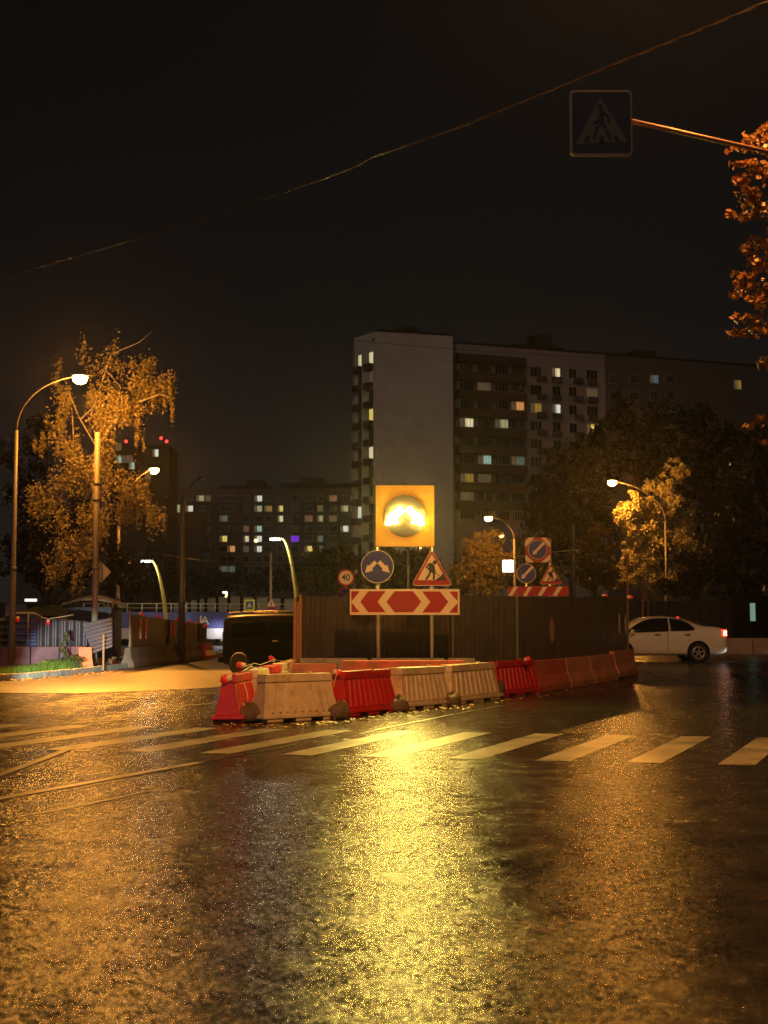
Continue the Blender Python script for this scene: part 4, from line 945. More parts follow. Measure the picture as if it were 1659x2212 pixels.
tree('leafy_tree', 'tall dark tree covering the lower middle of the apartment block', 140, 1230, [(1225,1010,46,46,2600),(1265,975,44,46,2600),(1200,1070,54,50,3000),(1270,1060,54,54,3000),(1300,1000,40,50,2000),(1180,1120,54,50,2400),(1260,1130,60,54,2800),(1310,1120,46,54,1800),(1230,1190,60,50,2400),(1290,940,26,30,700),(1160,1070,26,40,700)], .3, ldk, r=.35, group='dark trees before the apartment block')
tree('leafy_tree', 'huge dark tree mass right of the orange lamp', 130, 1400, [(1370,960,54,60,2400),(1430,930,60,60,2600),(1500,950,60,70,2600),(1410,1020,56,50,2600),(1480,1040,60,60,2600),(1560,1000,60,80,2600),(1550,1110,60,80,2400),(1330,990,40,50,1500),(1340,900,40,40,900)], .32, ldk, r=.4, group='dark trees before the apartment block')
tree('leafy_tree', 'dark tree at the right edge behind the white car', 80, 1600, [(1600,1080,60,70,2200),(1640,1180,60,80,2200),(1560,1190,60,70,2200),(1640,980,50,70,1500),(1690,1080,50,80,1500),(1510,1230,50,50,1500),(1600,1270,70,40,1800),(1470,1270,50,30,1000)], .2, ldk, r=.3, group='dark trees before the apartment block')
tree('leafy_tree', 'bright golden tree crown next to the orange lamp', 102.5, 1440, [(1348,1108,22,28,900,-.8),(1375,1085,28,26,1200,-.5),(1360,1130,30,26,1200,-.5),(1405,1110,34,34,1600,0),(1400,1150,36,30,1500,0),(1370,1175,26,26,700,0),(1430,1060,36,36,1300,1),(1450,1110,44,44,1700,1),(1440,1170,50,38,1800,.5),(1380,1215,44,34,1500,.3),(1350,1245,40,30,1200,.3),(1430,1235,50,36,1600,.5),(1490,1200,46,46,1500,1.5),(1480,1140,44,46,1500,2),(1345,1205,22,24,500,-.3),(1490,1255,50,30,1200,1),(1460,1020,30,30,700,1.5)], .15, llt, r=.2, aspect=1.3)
tree('spruce_tree', 'dark spruce-like tree with slanting branches between the sign cluster and the golden tree', 90, 1285, [(1290,1150,26,22,700),(1270,1175,34,18,900),(1300,1190,40,20,1000),(1265,1205,40,18,1000),(1300,1225,46,20,1100),(1260,1240,46,20,1100),(1305,1258,50,18,1100),(1240,1200,24,14,400)], .17, lred, r=.15)
tree('maple_tree', 'near maple at the right edge with rusty orange leaves against the black sky', 14.6, 1790, [
 (1640,300,26,20,54),(1610,322,22,8,27),(1655,275,22,10,27),(1600,356,32,8,45),(1640,372,30,16,63),(1605,388,24,12,42),(1625,420,24,16,48),(1640,446,30,20,63),(1600,468,26,12,35),(1650,520,26,10,35),(1612,540,22,8,18),(1640,566,24,22,52),(1610,600,26,14,42),(1635,618,30,16,52),(1600,632,26,12,37),(1650,650,28,16,45),(1615,690,30,10,35),(1600,720,34,12,48),(1640,712,26,14,35),(1650,780,20,14,14),
 (1650,905,20,10,14),(1635,918,18,6,12),(1655,955,14,8,10),(1700,330,40,60,358),(1710,480,50,90,590),(1710,640,50,80,505),(1720,800,50,80,400),(1730,940,50,60,295),(1790,400,60,120,590),(1790,640,60,140,590)], .072, leafmat('maple_leaf',(.20,.085,.025),(.32,.14,.04),.3), r=.10, aspect=1.15, spread=.34, per=16, limbs=[([(1770,y+60,0),(1700,y+20,0),(1650,y+4,0),(x,y,0)],.014) for x,y in ((1600,330),(1590,372),(1585,420),(1590,470),(1625,520),(1600,600),(1590,635),(1590,722),(1640,905))])
# ------------------------------------------------------------------ white sedan
def sedan():
    cx_ = at(1560,1342,47).x; z0 = zr(9,46.5)
    t = thing('white_sedan', 'white sedan passing behind the right end of the concrete blocks, red tail light on', 'car', (cx_-2.2,47,z0), 0)
    wpaint = mat('white_car_paint',(.74,.66,.54),.25,coat=.6,noise=.02); dk = mat('car_window_glass',(.006,.006,.007),.08,spec=.7)
    # u from tail (0) forward (left); x = 2.2-u
    stn = [(0,.40,.66,.48,.70,.82,.60,.84),(.05,.30,.76,.5,.80,.94,.68,1.00),(.12,.25,.81,.52,.82,1.02,.70,1.10),(.25,.23,.84,.55,.84,1.04,.70,1.16),(.5,.2,.85,.56,.85,1.03,.69,1.19),(.78,.2,.86,.57,.85,1.02,.68,1.205),(.9,.2,.86,.57,.85,1.01,.66,1.24),(1.2,.2,.86,.57,.86,.99,.62,1.365),(1.5,.2,.86,.57,.86,.98,.60,1.455),(1.8,.2,.86,.57,.86,.98,.585,1.505),(2.1,.2,.86,.57,.86,.97,.58,1.52),(2.5,.2,.86,.57,.86,.96,.58,1.51),(2.8,.2,.86,.57,.86,.95,.58,1.47),(3.1,.2,.86,.57,.85,.94,.60,1.33),(3.4,.2,.85,.56,.84,.93,.63,1.14),(3.65,.2,.85,.55,.83,.92,.66,.985),(4.0,.22,.83,.53,.80,.86,.64,.91),(4.25,.25,.78,.5,.74,.76,.6,.81),(4.40,.30,.66,.48,.62,.66,.5,.70)]
    vs = []; R = 13
    for u, zb, w1, zm, w2, zbelt, wt, zt in stn:
        h = [(w1*.95,zb),(w1,zb+.10),(w1*1.01,zm),(w2,zbelt),(wt+(w2-wt)*.25,zbelt+(zt-zbelt)*.75),(wt*.85,zt-.015),(0,zt+.012)]
        ring = [(y,z) for y,z in h]+[(-y,z) for y,z in reversed(h[:-1])]
        vs += [(2.2-u, -y, z) for y,z in ring]
    fs = []; n = len(stn)
    for i in range(n-1):
        for k in range(R):
            k2 = (k+1) % R; fs.append((i*R+k, i*R+k2, (i+1)*R+k2, (i+1)*R+k))
    fs += [tuple(range(R))[::-1], tuple(range((n-1)*R, n*R))]
    MB().add(vs, fs, 0, True).build('body', wpaint, t, sub=1)
    def side_y(u, z):
        for i in range(n-1):
            if stn[i][0] <= u <= stn[i+1][0]:
                f = (u-stn[i][0])/(stn[i+1][0]-stn[i][0]); s_ = [a+(b-a)*f for a,b in zip(stn[i], stn[i+1])]; break
        pr = [(s_[2]*.95,s_[1]),(s_[2],s_[1]+.1),(s_[2]*1.01,s_[3]),(s_[4],s_[5]),(s_[6]+(s_[4]-s_[6])*.25,s_[5]+(s_[7]-s_[5])*.75),(s_[6]*.85,s_[7]-.015)]
        for (y0,a),(y1,b) in zip(pr[:-1],pr[1:]):
            if a <= z <= b: return y0+(y1-y0)*(z-a)/(b-a)
        return pr[-1][0]
    def panel(pts, name, m, off=.012, flip=False, nseg=10):
        # polygon in (u,z) laid on the body side as a fan of strips
        top = pts[0]; bot = pts[1]; mb = MB(); vs = []
        for k in range(nseg+1):
            f = k/nseg
            def ip(c):
                d = [0]; 
                for a,b in zip(c[:-1],c[1:]): d.append(d[-1]+abs(b[0]-a[0]))
                x = f*d[-1]
                for i in range(len(c)-1):
                    if x <= d[i+1]+1e-9: g = (x-d[i])/max(1e-6,d[i+1]-d[i]); return c[i][0]+(c[i+1][0]-c[i][0])*g, c[i][1]+(c[i+1][1]-c[i][1])*g
                return c[-1]
            a, b = ip(top), ip(bot)
            for q in (0,.33,.66,1):
                u, z = a[0]+(b[0]-a[0])*q, a[1]+(b[1]-a[1])*q; y = side_y(u,z)+off; vs.append((2.2-u, y if flip else -y, z))
        fs = [(i*4+j, i*4+j+1, i*4+j+5, i*4+j+4) for i in range(nseg) for j in range(3)]
        mb.add(vs, fs if not flip else [f[::-1] for f in fs], 0, True); return mb.build(name, m, t, solid=.006)
    for fl in (False, True):
        panel(([(1.12,1.12),(1.28,1.27),(1.52,1.385),(1.92,1.445)], [(1.11,1.07),(1.3,1.035),(1.6,1.03),(1.92,1.02)]), 'rear_side_window', dk, flip=fl)
        panel(([(1.97,1.45),(2.45,1.44),(2.75,1.38),(3.05,1.23),(3.3,1.05)], [(1.97,1.015),(2.4,1.0),(2.8,.985),(3.1,.975),(3.32,.97)]), 'front_side_window', dk, flip=fl)
        sgn = 1 if fl else -1
        for u in (1.36,2.35): MB().box((2.2-u, sgn*.872, .90),(.19,.03,.035)).build('door_handle', black, t, bevel=.008)
        for u in (.62,1.0) if False else (): pass
        for u0 in (2.02,): MB().box((2.2-u0, sgn*.862, .66),(.010,.02,.66)).build('door_seam', black, t)
        MB().box((2.2-3.2, sgn*.98, 1.0),(.10,.18,.14)).build('side_mirror', wpaint, t, bevel=.03)
        for u in (1.01,3.52):
            ar = MB().lathe([(0,-.012),(.375,-.012),(.375,.012),(0,.012)], (2.2-u, sgn*.868, .33), 28, 0, 'y', False); ar.build('wheel_arch', black, t)
            wh = thing('wheel', None, None, (2.2-u, sgn*.80, .31)); wh.parent = t
            MB().lathe([(.19,-.09),(.28,-.10),(.31,-.07),(.31,.07),(.28,.10),(.19,.09)], (0,0,0), 32, 0, 'y', False).build('tyre', rubber, wh)
            rim = mat('alloy_rim',(.55,.5,.45),.3,.8); r_ = MB()
            r_.lathe([(.175,-.085),(.205,-.10),(.205,.05),(.175,.05)], (0,0,0), 28, 0, 'y'); r_.disc(0,0,.185,-.03 if not fl else .03,.01,0,24); r_.disc(0,0,.05,-.10 if not fl else .07,.02,0,12)
            for k in range(5):
                a = 2*PI*k/5+.3; r_.stroke([(0,0),(.19*math.cos(a),.19*math.sin(a))], .05, -.098 if not fl else .08, .02)
            r_.build('rim', rim, wh)
    # rear glass, tail lamps, bumper strip
    for sgn in (-1,1):
        MB().add([(2.2-.78,sgn*.0,1.222)]*0, []); 
    rg = [(2.2-.80,-.56,1.222),(2.2-.80,.56,1.222),(2.2-1.42,.50,1.452),(2.2-1.42,-.50,1.452)]
    MB().add([(x+.02,y,z+.02) for x,y,z in rg], [(0,1,2,3)]).build('rear_window', dk, t, solid=.01)
    tl = mat('lit_tail_lamp',(1,.05,.02),.2,emit=(1,.05,.015),es=1.6); tlw = mat('lit_tail_lamp_core',(1,.8,.6),.2,emit=(1,.62,.35),es=9)
    for sgn in (-1,1):
        MB().box((2.2-.13,sgn*.745,.955),(.20,.20,.25),0,0,.9).build('tail_lamp', tl, t, bevel=.03)
        MB().box((2.2-.115,sgn*.82,.95),(.09,.07,.15)).build('tail_lamp_core', tlw, t, bevel=.015)
    MB().box((2.2-.02,0,.75),(.02,.5,.12)).build('licence_plate', cream, t)
    MB().box((2.2-1.5,0,1.48),(.05,.25,.03)).build('brake_light', tl, t)
    return t
sed = sedan()
# headlamps of the car following it, just outside the frame
plight('following_car_headlamp', (at(1720,1342,47).x,46.0,.95), 900, (.86,.92,1), .08, None, 17, (11.35,46.45,.5))
# ------------------------------------------------------------------ black van
def van():
    a = Vector((-4.80,45.6,0)); b = Vector((-.15,43.2,0)); d = (b-a).normalized(); rz = math.atan2(d.y,d.x)
    t = thing('black_van', 'black boxy van driving away left of the brown fence, rear wheel visible', 'van', (a.x,a.y,0), rz)
    bp_ = mat('black_car_paint',(.002,.002,.0025),.35,spec=.06); gl = mat('van_window_glass',(.003,.003,.003),.15,spec=.15)
    # x: 0 tail .. 4.9 nose ; near side is -y
    stn = [(0,.42,.86,1.0,.80,1.70),(.06,.34,.92,1.0,.84,1.84),(.25,.30,.95,1.0,.86,1.91),(.8,.28,.95,1.0,.86,1.95),(1.8,.28,.95,1.0,.86,1.98),(2.8,.28,.95,1.0,.86,1.98),(3.4,.28,.95,1.0,.84,1.93),(3.9,.28,.94,1.0,.80,1.55),(4.2,.28,.92,.98,.80,1.22),(4.7,.3,.88,.9,.78,1.08),(4.9,.38,.78,.7,.7,.9)]
    vs = []; R = 10
    for u, zb, w, zm, wt, zt in stn:
        h = [(w*.96,zb),(w,zb+.15),(w,zm),(wt+.02,zt-.10),(wt-.08,zt)]; ring = h+[(-y,z) for y,z in reversed(h)]; vs += [(u,-y,z) for y,z in ring]
    n = len(stn); fs = [(i*R+k, (i+1)*R+k, (i+1)*R+(k+1) % R, i*R+(k+1) % R) for i in range(n-1) for k in range(R)]+[tuple(range(R)), tuple(reversed(range((n-1)*R,n*R)))]
    MB().add(vs, fs, 0, True).build('body', bp_, t, bevel=.03)
    for s_ in (-1,1):
        MB().box((1.0,s_*.925,1.42),(1.25,.02,.52)).build('side_window', gl, t, bevel=.02); MB().box((2.45,s_*.925,1.42),(1.3,.02,.52)).build('side_window', gl, t, bevel=.02)
        MB().box((2.05,s_*.965,1.08),(.2,.03,.045)).build('door_handle', mat('worn_chrome',(.5,.4,.3),.25,.8), t, bevel=.01)
        MB().tube([(.2,s_*.80,1.97),(1.8,s_*.80,2.03),(3.2,s_*.80,2.00)], .022, 8).build('roof_rail', mat('worn_chrome',(.5,.4,.3),.25,.8), t)
        for u in (.72,3.95):
            MB().lathe([(0,-.012),(.42,-.012),(.42,.012),(0,.012)], (u,s_*.945,.40), 28, 0, 'y', False).build('wheel_arch', black, t)
            wh = thing('wheel', None, None, (u,s_*.89,.36)); wh.parent = t
            MB().lathe([(.22,-.10),(.33,-.11),(.36,-.08),(.36,.08),(.33,.11),(.22,.10)], (0,0,0), 32, 0, 'y', False).build('tyre', rubber, wh)
            r_ = MB(); r_.disc(0,0,.22,-.09 if s_ < 0 else .07,.02,0,24)
            for k in range(6):
                a_ = 2*PI*k/6; r_.stroke([(.05*math.cos(a_),.05*math.sin(a_)),(.2*math.cos(a_),.2*math.sin(a_))], .05, -.105 if s_ < 0 else .10, .01)
            r_.build('rim', mat('dark_rim',(.05,.04,.03),.4,.5), wh)
        MB().box((0.02,s_*.80,1.15),(.05,.12,.42)).build('tail_lamp', mat('unlit_tail_lamp',(.12,.008,.008),.2), t, bevel=.01)
    MB().box((-.04,0,.47),(.22,1.84,.20)).build('rear_bumper', bp_, t, bevel=.05)
    MB().box((-.005,0,1.5),(.02,1.3,.45)).build('rear_window', gl, t, bevel=.01)
    return t
van()
# ------------------------------------------------------------------ left works site
YL = 47.0
def hoard(pts, z0s, z1s, name, m, label, per=.25, group=None, horiz=True):
    """corrugated metal sheets standing along pts"""
    mb = MB(); n = 60; cum = [0]
    for a, b in zip(pts[:-1], pts[1:]): cum.append(cum[-1]+(Vector(b)-Vector(a)).length)
    vs = []; nz = 24; nx = 40
    for i in range(nx+1):
        x = cum[-1]*i/nx; k = min(len(pts)-2, max(j for j in range(len(cum)) if cum[j] <= x+1e-6)); f = (x-cum[k])/(cum[k+1]-cum[k])
        p = Vector(pts[k]).lerp(Vector(pts[k+1]), f); z0 = z0s[k]+(z0s[k+1]-z0s[k])*f; z1 = z1s[k]+(z1s[k+1]-z1s[k])*f
        for j in range(nz+1):
            z = z0+(z1-z0)*j/nz; w_ = .03*math.sin(2*PI*z/.22) if horiz else .03*math.sin(2*PI*x/per); vs.append((p.x, p.y+w_, z))
    mb.add(vs, [(i*(nz+1)+j, (i+1)*(nz+1)+j, (i+1)*(nz+1)+j+1, i*(nz+1)+j+1) for i in range(nx) for j in range(nz)], 0, True)
    return mb
def LP(px, Y): return at(px, 1342, Y).x
hd = thing('site_hoarding', 'blue and purple brown corrugated hoarding along the left site, draped with a cord', 'fence', (LP(95,YL),YL,0))
def rel(p, t): return (p[0]-t.location.x, p[1]-t.location.y, 0)
bl = mat('blue_sheet',(.022,.035,.13),.5,noise=.25,nscale=3,dirt=(.02,.02,.05),dscale=4); pu = mat('plum_brown_sheet',(.035,.022,.032),.5,noise=.25,nscale=3)
zt_ = at(95,1326,YL).z
hoard([rel((LP(12,YL),YL),hd), rel((LP(60,YL),YL+.2),hd)], [.78,.78], [zt_,zt_+.05], '', bl, '').build('blue_panel', bl, hd, solid=.003)
hoard([rel((LP(-150,YL),YL-1),hd), rel((LP(11.5,YL),YL),hd)], [.78,.78], [zt_-.15,zt_-.15], '', black, '').build('dark_panel', mat('dark_sheet',(.012,.013,.018),.6), hd, solid=.003)
hoard([rel((LP(74,YL),YL+.25),hd), rel((LP(120,YL),YL+.6),hd)], [.78,.78], [zt_-.12,zt_-.2], '', pu, '', horiz=False).build('plum_panel', pu, hd, solid=.003)
hoard([rel((LP(120,YL),YL+.62),hd), rel((LP(176,YL),YL+1.0),hd)], [.5,.5], [zt_-.18,zt_-.25], '', pu, '', horiz=False).build('plum_panel', pu, hd, solid=.003)
hoard([rel((LP(61,YL),YL+.2),hd), rel((LP(73.5,YL),YL+.25),hd)], [.78,.78], [zt_+.04,zt_], '', bl, '').build('blue_panel', bl, hd, solid=.003)
MB().tube([(LP(60.5,YL)-LP(95,YL),-.0,.1),(LP(60.5,YL)-LP(95,YL),-.0,zt_)], .04, 8).build('post', darksteel, hd)
tag(MB().tube([tp(10,1332,46.8),tp(22,1325,46.8),tp(45,1323,46.8),tp(73,1323,46.9),tp(90,1333,46.9),tp(104,1337,47),tp(130,1333,47.1),tp(158,1328,47.3)], .014, 5).build('draped_cord', cordm), 'cord draped over the top of the left hoarding', 'cable')
lantern(tp(38,1337,46.7), 'round red lantern hanging on the blue hoarding panel', (0.01,0,-1), 1.1); lantern(tp(104,1344,46.8), 'round red lantern hanging in front of the plum hoarding', (0.01,0,-1), 1.1)
pinkc = mat('pinkish_concrete',(.15,.07,.08),.85,noise=.2,nscale=3,dirt=(.07,.04,.04),dscale=2,damt=.6)
xs_ = [-80,-10,60,118,172]; 
for k in range(4):
    a = Vector((LP(xs_[k],46.2),46.0+k*.3,0)); b = Vector((LP(xs_[k+1],46.2),46.0+(k+1)*.3,0)); 
    conc_block(a, b, pinkc, .80, ['pinkish concrete block at the far left under the dark hoarding','pinkish concrete block under the blue hoarding','pinkish concrete block behind the lit grass','pinkish concrete block behind the thin bush'][k], 'pinkish concrete blocks under the hoarding', z=.05)
conc_block((LP(173,47),46.6,0),(LP(199,47),46.9,0), orange_conc, .78, 'single orange brown concrete block beside the tilted sheet', z=.05)
ts = thing('loose_sheet', 'tilted corrugated metal sheet leaning below the thick pole', 'metal sheet', (LP(215,46.5),47.4,.1))
q = [tp(178,1348,47.6),tp(243,1333,48.0),tp(243,1398,47.6),tp(199,1412,47.3)]
vs = []; n = 28; m_ = 44
for i in range(n+1):
    for j in range(m_+1):
        a = q[0].lerp(q[1],i/n); b = q[3].lerp(q[2],i/n); p = a.lerp(b,j/m_); vs.append((p.x-ts.location.x, p.y-ts.location.y+.03*math.sin(j/m_*2*PI*8), p.z-ts.location.z))
MB().add(vs, [(i*(m_+1)+j, i*(m_+1)+j+1, (i+1)*(m_+1)+j+1, (i+1)*(m_+1)+j) for i in range(n) for j in range(m_)], 0, True).build('sheet', mat('weathered_blue_grey_sheet',(.06,.055,.085),.5,noise=.2,nscale=3,dirt=(.08,.055,.04),dscale=3), ts, solid=.004)
MB().box((.05,-.4,.55),(.06,.06,1.2)).build('prop', wood, ts)
def fencewall(name, label, a, b, z0, z1a, z1b, m, th=.08, cat='fence'):
    t = thing(name, label, cat, (a[0],a[1],0)); d = Vector((b[0]-a[0], b[1]-a[1], 0)); n_ = Vector((-d.y,d.x,0)).normalized()*th
    p = [Vector((0,0,z0)), d+Vector((0,0,z0)), d+Vector((0,0,z1b)), Vector((0,0,z1a))]; v = p+[x+n_ for x in p]
    MB().add(v, [(0,1,2,3),(7,6,5,4),(4,5,1,0),(5,6,2,1),(6,7,3,2),(7,4,0,3)]).build('panel', m, t); return t, d
fa_, fb2 = (LP(285,51),51.0), (LP(430,64),64.0)
dkf, dv = fencewall('dark_site_fence', 'dark red-brown site fence with small orange red strips, left of the black van', fa_, fb2, .6, at(285,1327,51).z, at(430,1348,64).z, mat('dark_maroon_sheet',(.020,.009,.008),.5,noise=.3))
strip = mat('red_orange_strip',(.60,.12,.05),.5)
for f0, h in ((.10,.75),(.17,.75),(.52,.65),(.57,.65),(.73,.6),(.77,.55),(.93,.5)):
    p = dv*f0; MB().box((p.x+.03,p.y-.06,1.45-.2*f0),(.08,.03,h)).build('marker_strip', strip, dkf)
MB().box((-.05,-.1,1.05),(.06,.06,2.1)).build('post', wood, dkf); 
for k,f0 in enumerate((.12,.35,.62,.82,.96)): 
    p = dv*f0; lantern((fa_[0]+p.x,fa_[1]+p.y-.1,at(285,1325,51).z*(1-f0)+at(430,1347,64).z*f0+.04), ['first','second','third','fourth','fifth'][k]+' small red lantern from the left on top of the dark fence with strips', (1,0,-.2), 1.1)
fencewall('end_panel', 'short olive panel closing the right end of the dark fence', (LP(431,64),64.), (LP(446,64),64.2), .5, 1.62, 1.60, mat('olive_panel',(.16,.12,.05),.7))
lantern(tp(443,1352,63.8), 'orange lantern on the olive end panel', (1,0,.3), 1.3)
a0, b0 = Vector((LP(278,50.5),50.3,0)), Vector((LP(432,63),62.8,0))
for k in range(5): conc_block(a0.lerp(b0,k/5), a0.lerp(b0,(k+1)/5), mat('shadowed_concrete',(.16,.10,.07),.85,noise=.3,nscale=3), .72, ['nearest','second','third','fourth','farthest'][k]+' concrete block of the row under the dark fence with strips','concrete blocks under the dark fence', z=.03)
conc_block((LP(432,62),62.5,0),(LP(448,62),63.3,0), sred, .70, 'small red and pale block at the right end of the dark fence row', z=.03)
# kiosk, canopies, box
k1 = thing('site_bin', 'dark bin or stall with a snow-speckled pale canopy behind the thick pole', 'stall', (LP(205,60),60.,0))
MB().box((0,0,1.15),(2.0,1.6,2.3)).build('body', mat('dark_blue_tarp',(.03,.028,.05),.6,noise=.2), k1)
cp = MB(); n = 16; vs = []
for i in range(n+1):
    for j in range(7): 
        x = -1.3+2.6*i/n; y = -1.0+2.0*j/6; z = 2.28+.52*max(0,1-(x/1.3)**2)**.7*max(0,1-(y/1.25)**2)**.5; vs.append((x,y,z))
cp.add(vs, [(i*7+j,(i+1)*7+j,(i+1)*7+j+1,i*7+j+1) for i in range(n) for j in range(6)], 0, True).build('canopy', mat('speckled_canopy',(.62,.45,.30),.8,dirt=(.12,.05,.03),dscale=4,damt=.9), k1, solid=.02)
k2 = thing('parked_covered_car', 'low rounded olive cover behind the hoarding', 'covered car', (LP(116,62),62.,0)); vs = []
for i in range(n+1):
    for j in range(7):
        x = -1.6+3.2*i/n; y = -.9+1.8*j/6; z = max(0,2.42*max(.02,1-(x/1.9)**2)**.18*max(.05,1-(y/1.1)**2)**.2); vs.append((x,y,z))
MB().add(vs, [(i*7+j,(i+1)*7+j,(i+1)*7+j+1,i*7+j+1) for i in range(n) for j in range(6)], 0, True).build('cover', mat('olive_tarp',(.16,.13,.04),.8,noise=.2), k2, solid=.02)
MB().box((0,-.1,.5),(3.0,1.7,1.0)).build('lower_part', mat('dark_tarp',(.02,.02,.02),.8), k2)
k3 = thing('site_cabin', 'grey and black site cabin over the blue hoarding at the left', 'cabin', (LP(46,66),66.,0))
MB().box((0,0,1.25),(4.0,2.4,2.5)).build('wall', mat('black_cabin',(.015,.015,.018),.7), k3); p = tp(34,1311,64.7)-k3.location
MB().box((p.x,-1.22,2.0),(1.0,.04,1.0)).build('grey_panel', mat('grey_cabin_panel',(.22,.19,.17),.6), k3)
MB().box((0,0,2.55),(4.2,2.6,.1)).build('roof', mat('cabin_roof',(.08,.07,.06),.6), k3)
MB().box((.75,-1.25,2.68),(.55,.05,.12)).build('lit_strip', mat('lit_white_strip',(1,.95,.9),.5,emit=(1,.95,.85),es=1.5), k3)
# diggings: rubble, bush, grass, spotlight
tag(MB().lathe([(0,.30),(.1,.28),(.2,.18),(.24,0)], (LP(97,44.6),44.6,.15), 9).build('stone', concrete, sub=1), 'pale boulder in the lit grass by the kerb', 'stone')
eb = random.Random(5); rub = MB()
for k in range(90):
    p = kk[6].lerp(kk[8], eb.random()); x = p.x-eb.uniform(.5,2.2); y = p.y+eb.uniform(.2,1.6); s_ = eb.uniform(.05,.26); rub.box((x,y,.16+s_*.3), (s_,s_*.8,s_*.6), 0, eb.uniform(0,3), .7)
tag(rub.build('rubble', mat('orange_soil',(.20,.11,.06),.9,noise=.4,nscale=4)), kind='stuff')
gr = []; gp = [tp(x,1440,43.5) for x in ()]
NG = 9000; V = np.empty((NG,3,3)); ii = 0
for k in range(NG):
    f = eb.random(); i = min(int(f*5),4); a = kk[3+i-0] if False else None
    px = eb.uniform(15,215) if eb.random() < .25 else eb.triangular(30,195,120)
    j = max(0, min(len(kp)-2, [q for q in range(len(kp)-1) if kp[q][0] <= px][-1])); g_ = (px-kp[j][0])/(kp[j+1][0]-kp[j][0]); p = kk[j].lerp(kk[j+1], g_)
    off = eb.uniform(.1,1.7); x = p.x-.2-off*.35; y = p.y+.25+off; h = eb.uniform(.10,.28)*(1.3 if 105 < px < 190 else .9); a_ = eb.uniform(0,6.3); w_ = .012
    V[k,0] = (x-w_*math.cos(a_), y-w_*math.sin(a_), .13); V[k,1] = (x+w_*math.cos(a_), y+w_*math.sin(a_), .13); V[k,2] = (x+eb.gauss(0,.07), y+eb.gauss(0,.07), .13+h)
me = bpy.data.meshes.new('grass'); me.vertices.add(NG*3); me.vertices.foreach_set('co', V.reshape(-1)); me.loops.add(NG*3); me.loops.foreach_set('vertex_index', np.arange(NG*3)); me.polygons.add(NG); me.polygons.foreach_set('loop_start', np.arange(0,NG*3,3)); me.polygons.foreach_set('loop_total', np.full(NG,3)); me.update(calc_edges=True)
me.materials.append(leafmat('grass_blade',(.06,.20,.03),(.13,.24,.05),.4)); go = bpy.data.objects.new('grass', me); COL.objects.link(go); tag(go, kind='stuff')
tree('bush', 'thin upright bush in front of the pinkish concrete blocks', 45.2, 137, [(139,1385,6,16,200),(136,1408,9,12,240),(141,1372,4,8,70),(134,1420,11,7,160)], .07, lg, r=.03)
tree('bush', 'low leafy bush at the right end of the lit grass', 45.4, 165, [(165,1424,14,7,260),(178,1426,10,6,140),(152,1426,10,6,140)], .08, lg, r=.03)
# headlamps of a car waiting at the left, outside the frame, that light the kerb and grass
kt = gnd(150,1457)
plight('waiting_car_headlamp', (-6.6,21.5,.8), 50000, (.80,1,.86), .07, None, 9, (kt.x+.1,kt.y+.1,.22))
pk = tp(70,1428,45.6)
plight('site_spotlight', (pk.x+.35,pk.y-1.0,.3), 30, (.85,.25,1), .06, None, 75, (pk.x+.45,pk.y+.2,.42))
# ------------------------------------------------------------------ underpass walls in the distance
YB = 100.
bw = thing('blue_barrier_wall', 'long blue barrier wall with white letters and a pale railing on top, behind the dark fence', 'wall', (LP(380,YB),YB,0))
xa, xb = LP(180,YB), LP(640,YB); bmx = mat('blue_barrier_paint',(.08,.09,.30),.6,noise=.12,nscale=.6)
zb_ = at(400,1322,YB).z; zb0 = at(470,1357,YB).z
x0_, x1_ = xa-bw.location.x, xb-bw.location.x
MB().box(((x0_+x1_)/2,0,(zb_+zb0)/2),(x1_-x0_,.3,zb_-zb0)).build('blue_panel', bmx, bw)
lowm = mat('pale_parapet',(.55,.50,.50),.7,noise=.1); z_ = at(470,1380,YB).z
MB().box(((x0_+x1_)/2,-.15,(zb0+max(z_,0.02))/2-.0),(x1_-x0_,.5,zb0-max(z_,.02)-.01)).build('parapet', lowm, bw)
rl = MB(); rl.tube([(x0_,0,zb_+.62),(x1_,0,zb_+.55)], .03, 6); rl.tube([(x0_,0,zb_+.3),(x1_,0,zb_+.28)], .02, 6)
x = x0_
while x < x1_: rl.tube([(x,0,zb_),(x,0,zb_+.62)], .04, 6); x += 1.05
rl.build('railing', mat('pale_railing',(.62,.56,.38),.6), bw)
for tx_, px, py in (('I',434,1340),('A',443,1341),('I',506,1352),('B',516,1352)):
    p = tp(px, py, YB-.16)-bw.location; text_mesh('wall_letter', tx_, .85, cream, bw, (p.x, -.17, p.z), sx=1.0)
plight('parapet_light', (LP(475,YB),YB-1.3,1.1), 60, (.95,.95,1), .1, None, 150, (LP(475,YB),YB,.3))
nb = thing('noise_barrier', 'pale noise barrier of tall panels between dark posts, stepping up towards the right', 'wall', (LP(480,120),120,0))
edges = [375,393,412,431,447,471,497,524,553,584,612,640]; tops = [1303,1300,1297,1294,1292,1290,1289,1290,1291,1293,1294]
for i, tpx in enumerate(tops):
    Yn = 128-i*1.2; a = tp(edges[i],tpx,Yn); b = tp(edges[i+1],tpx,Yn-1.2); a.z = b.z = tp((edges[i]+edges[i+1])/2,tpx,Yn).z
    d = b-a; d.z = 0; c_ = (a+b)/2-nb.location; H_ = a.z; rz = math.atan2(d.y,d.x)
    MB().box((0,0,0),(d.length-.22,.1,H_-.3)).build('panel', mat('pale_noise_panel',(.55,.52,.40),.6,noise=.08,nscale=1.5), nb, (c_.x,c_.y,.3+(H_-.3)/2), rz)
    p = a-nb.location; MB().box((0,0,H_/2),(.30,.35,H_+.1)).build('post', black, nb, (p.x,p.y,0), rz)
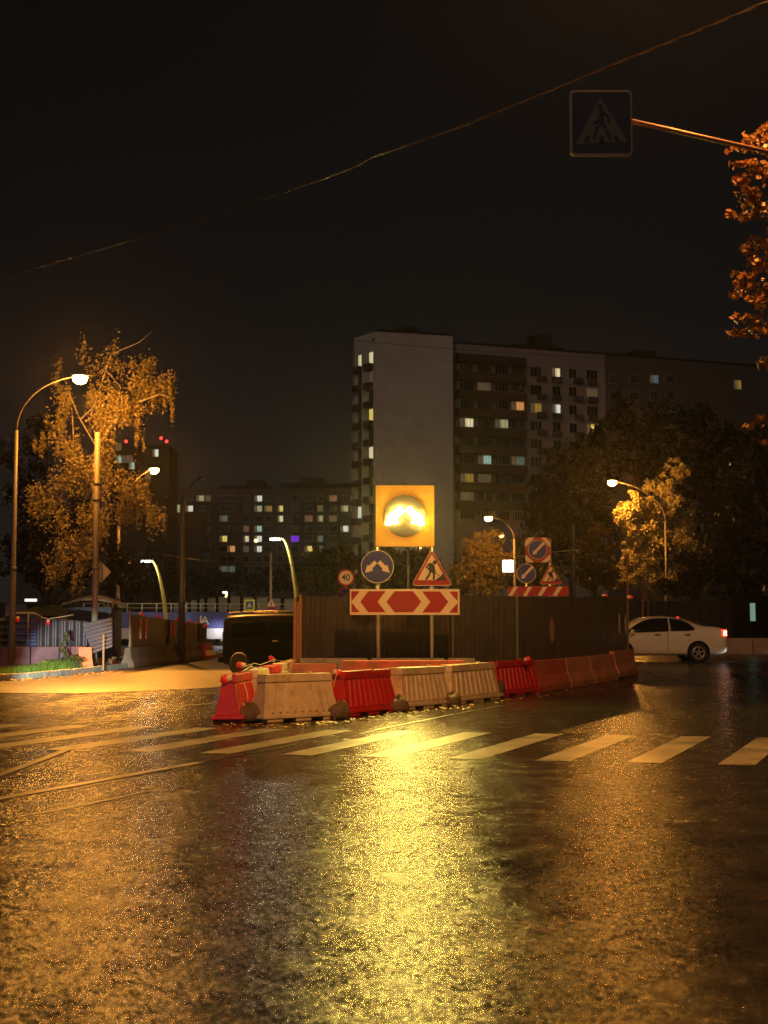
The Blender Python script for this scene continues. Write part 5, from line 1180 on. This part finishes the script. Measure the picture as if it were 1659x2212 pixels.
# small far signs
def small_sign(px, py, Y, wpx, hpx, kind, label):
    p = tp(px,py,Y); t = thing('small_road_sign', label, 'road sign', (p.x,Y,0)); w_, h_ = wpx*Y/F/2, hpx*Y/F/2
    MB().tube([(0,.06,0),(0,.06,p.z)], .035, 6).build('post', galv, t)
    if kind == 'ped':
        MB().box((0,0,p.z),(2*w_,.04,2*h_)).build('yellow_border', mat('yellow_green_film',(.55,.62,.05),.5), t); MB().box((0,-.03,p.z),(1.3*w_,.02,1.35*h_)).build('face', sblue, t)
        MB().slab([(-w_*.42,p.z-h_*.42),(w_*.42,p.z-h_*.42),(0,p.z+h_*.45)], -.05, .006).build('triangle', cream, t)
        MB().slab([(-w_*.10,p.z-h_*.4),(w_*.12,p.z-h_*.4),(w_*.02,p.z+h_*.2)], -.056, .004).build('walker_symbol', sblue, t)
    return t
small_sign(539,1307,88,23,24,'ped','square yellow-edged pedestrian sign in front of the noise barrier')
small_sign(234,1307,70,20,26,'ped','yellow-green edged blue sign half hidden behind the thick pole')
p = tp(586,1302,92); t = thing('bend_warning_sign', 'small triangular bend sign over a red disc, just above the van roof', 'road sign', (p.x,92,0))
MB().tube([(0,.06,0),(0,.06,p.z)], .04, 6).build('post', galv, t); tri_sign(t, (0,0,p.z), .42, 'bend')
round_sign(t, (0,0,tp(586,1325,92).z), .42, 'nostop')
p = tp(1633,1322,60)
k4 = thing('lit_doorway', 'narrow pale green lit doorway gap at the far right', 'doorway', (p.x,60.5,0))
MB().box((0,.2,1.4),(1.6,.3,2.8)).build('door_frame', black, k4); MB().box((0,.03,p.z),(.22,.05,.78)).build('lit_gap', mat('dim_green_glow',(.4,.7,.6),.5,emit=(.4,.75,.6),es=.28), k4)
# dark far fence behind the white car
fencewall('rear_fence', 'very dark fence line behind the white car and concrete blocks', (LP(1350,66),66.,), (LP(1800,66),66.), 0, 2.4, 2.4, mat('very_dark_sheet',(.02,.012,.010),.7,noise=.3)) if False else None
rf = thing('rear_fence', 'very dark slatted fence behind the white car', 'fence', (LP(1500,66),66.,zr(LP(1500,66),66)))
sheet(10.5, 2.3, .5, .08).build('panel', mat('very_dark_sheet',(.022,.012,.010),.7,noise=.3), rf, (-4.2,0,0), solid=.01)
# ------------------------------------------------------------------ render settings
S.view_settings.view_transform = 'Standard'; S.view_settings.look = 'None'; S.view_settings.exposure = EXPO; S.view_settings.gamma = 1
S.cycles.use_denoising = True; S.cycles.denoising_prefilter = 'NONE'; S.cycles.sample_clamp_indirect = 6; S.cycles.sample_clamp_direct = 30
S.cycles.max_bounces = 6; S.cycles.diffuse_bounces = 2; S.cycles.glossy_bounces = 3; S.cycles.volume_bounces = 0; S.cycles.transparent_max_bounces = 8
S.cycles.volume_step_rate = 4
S.render.use_motion_blur = False
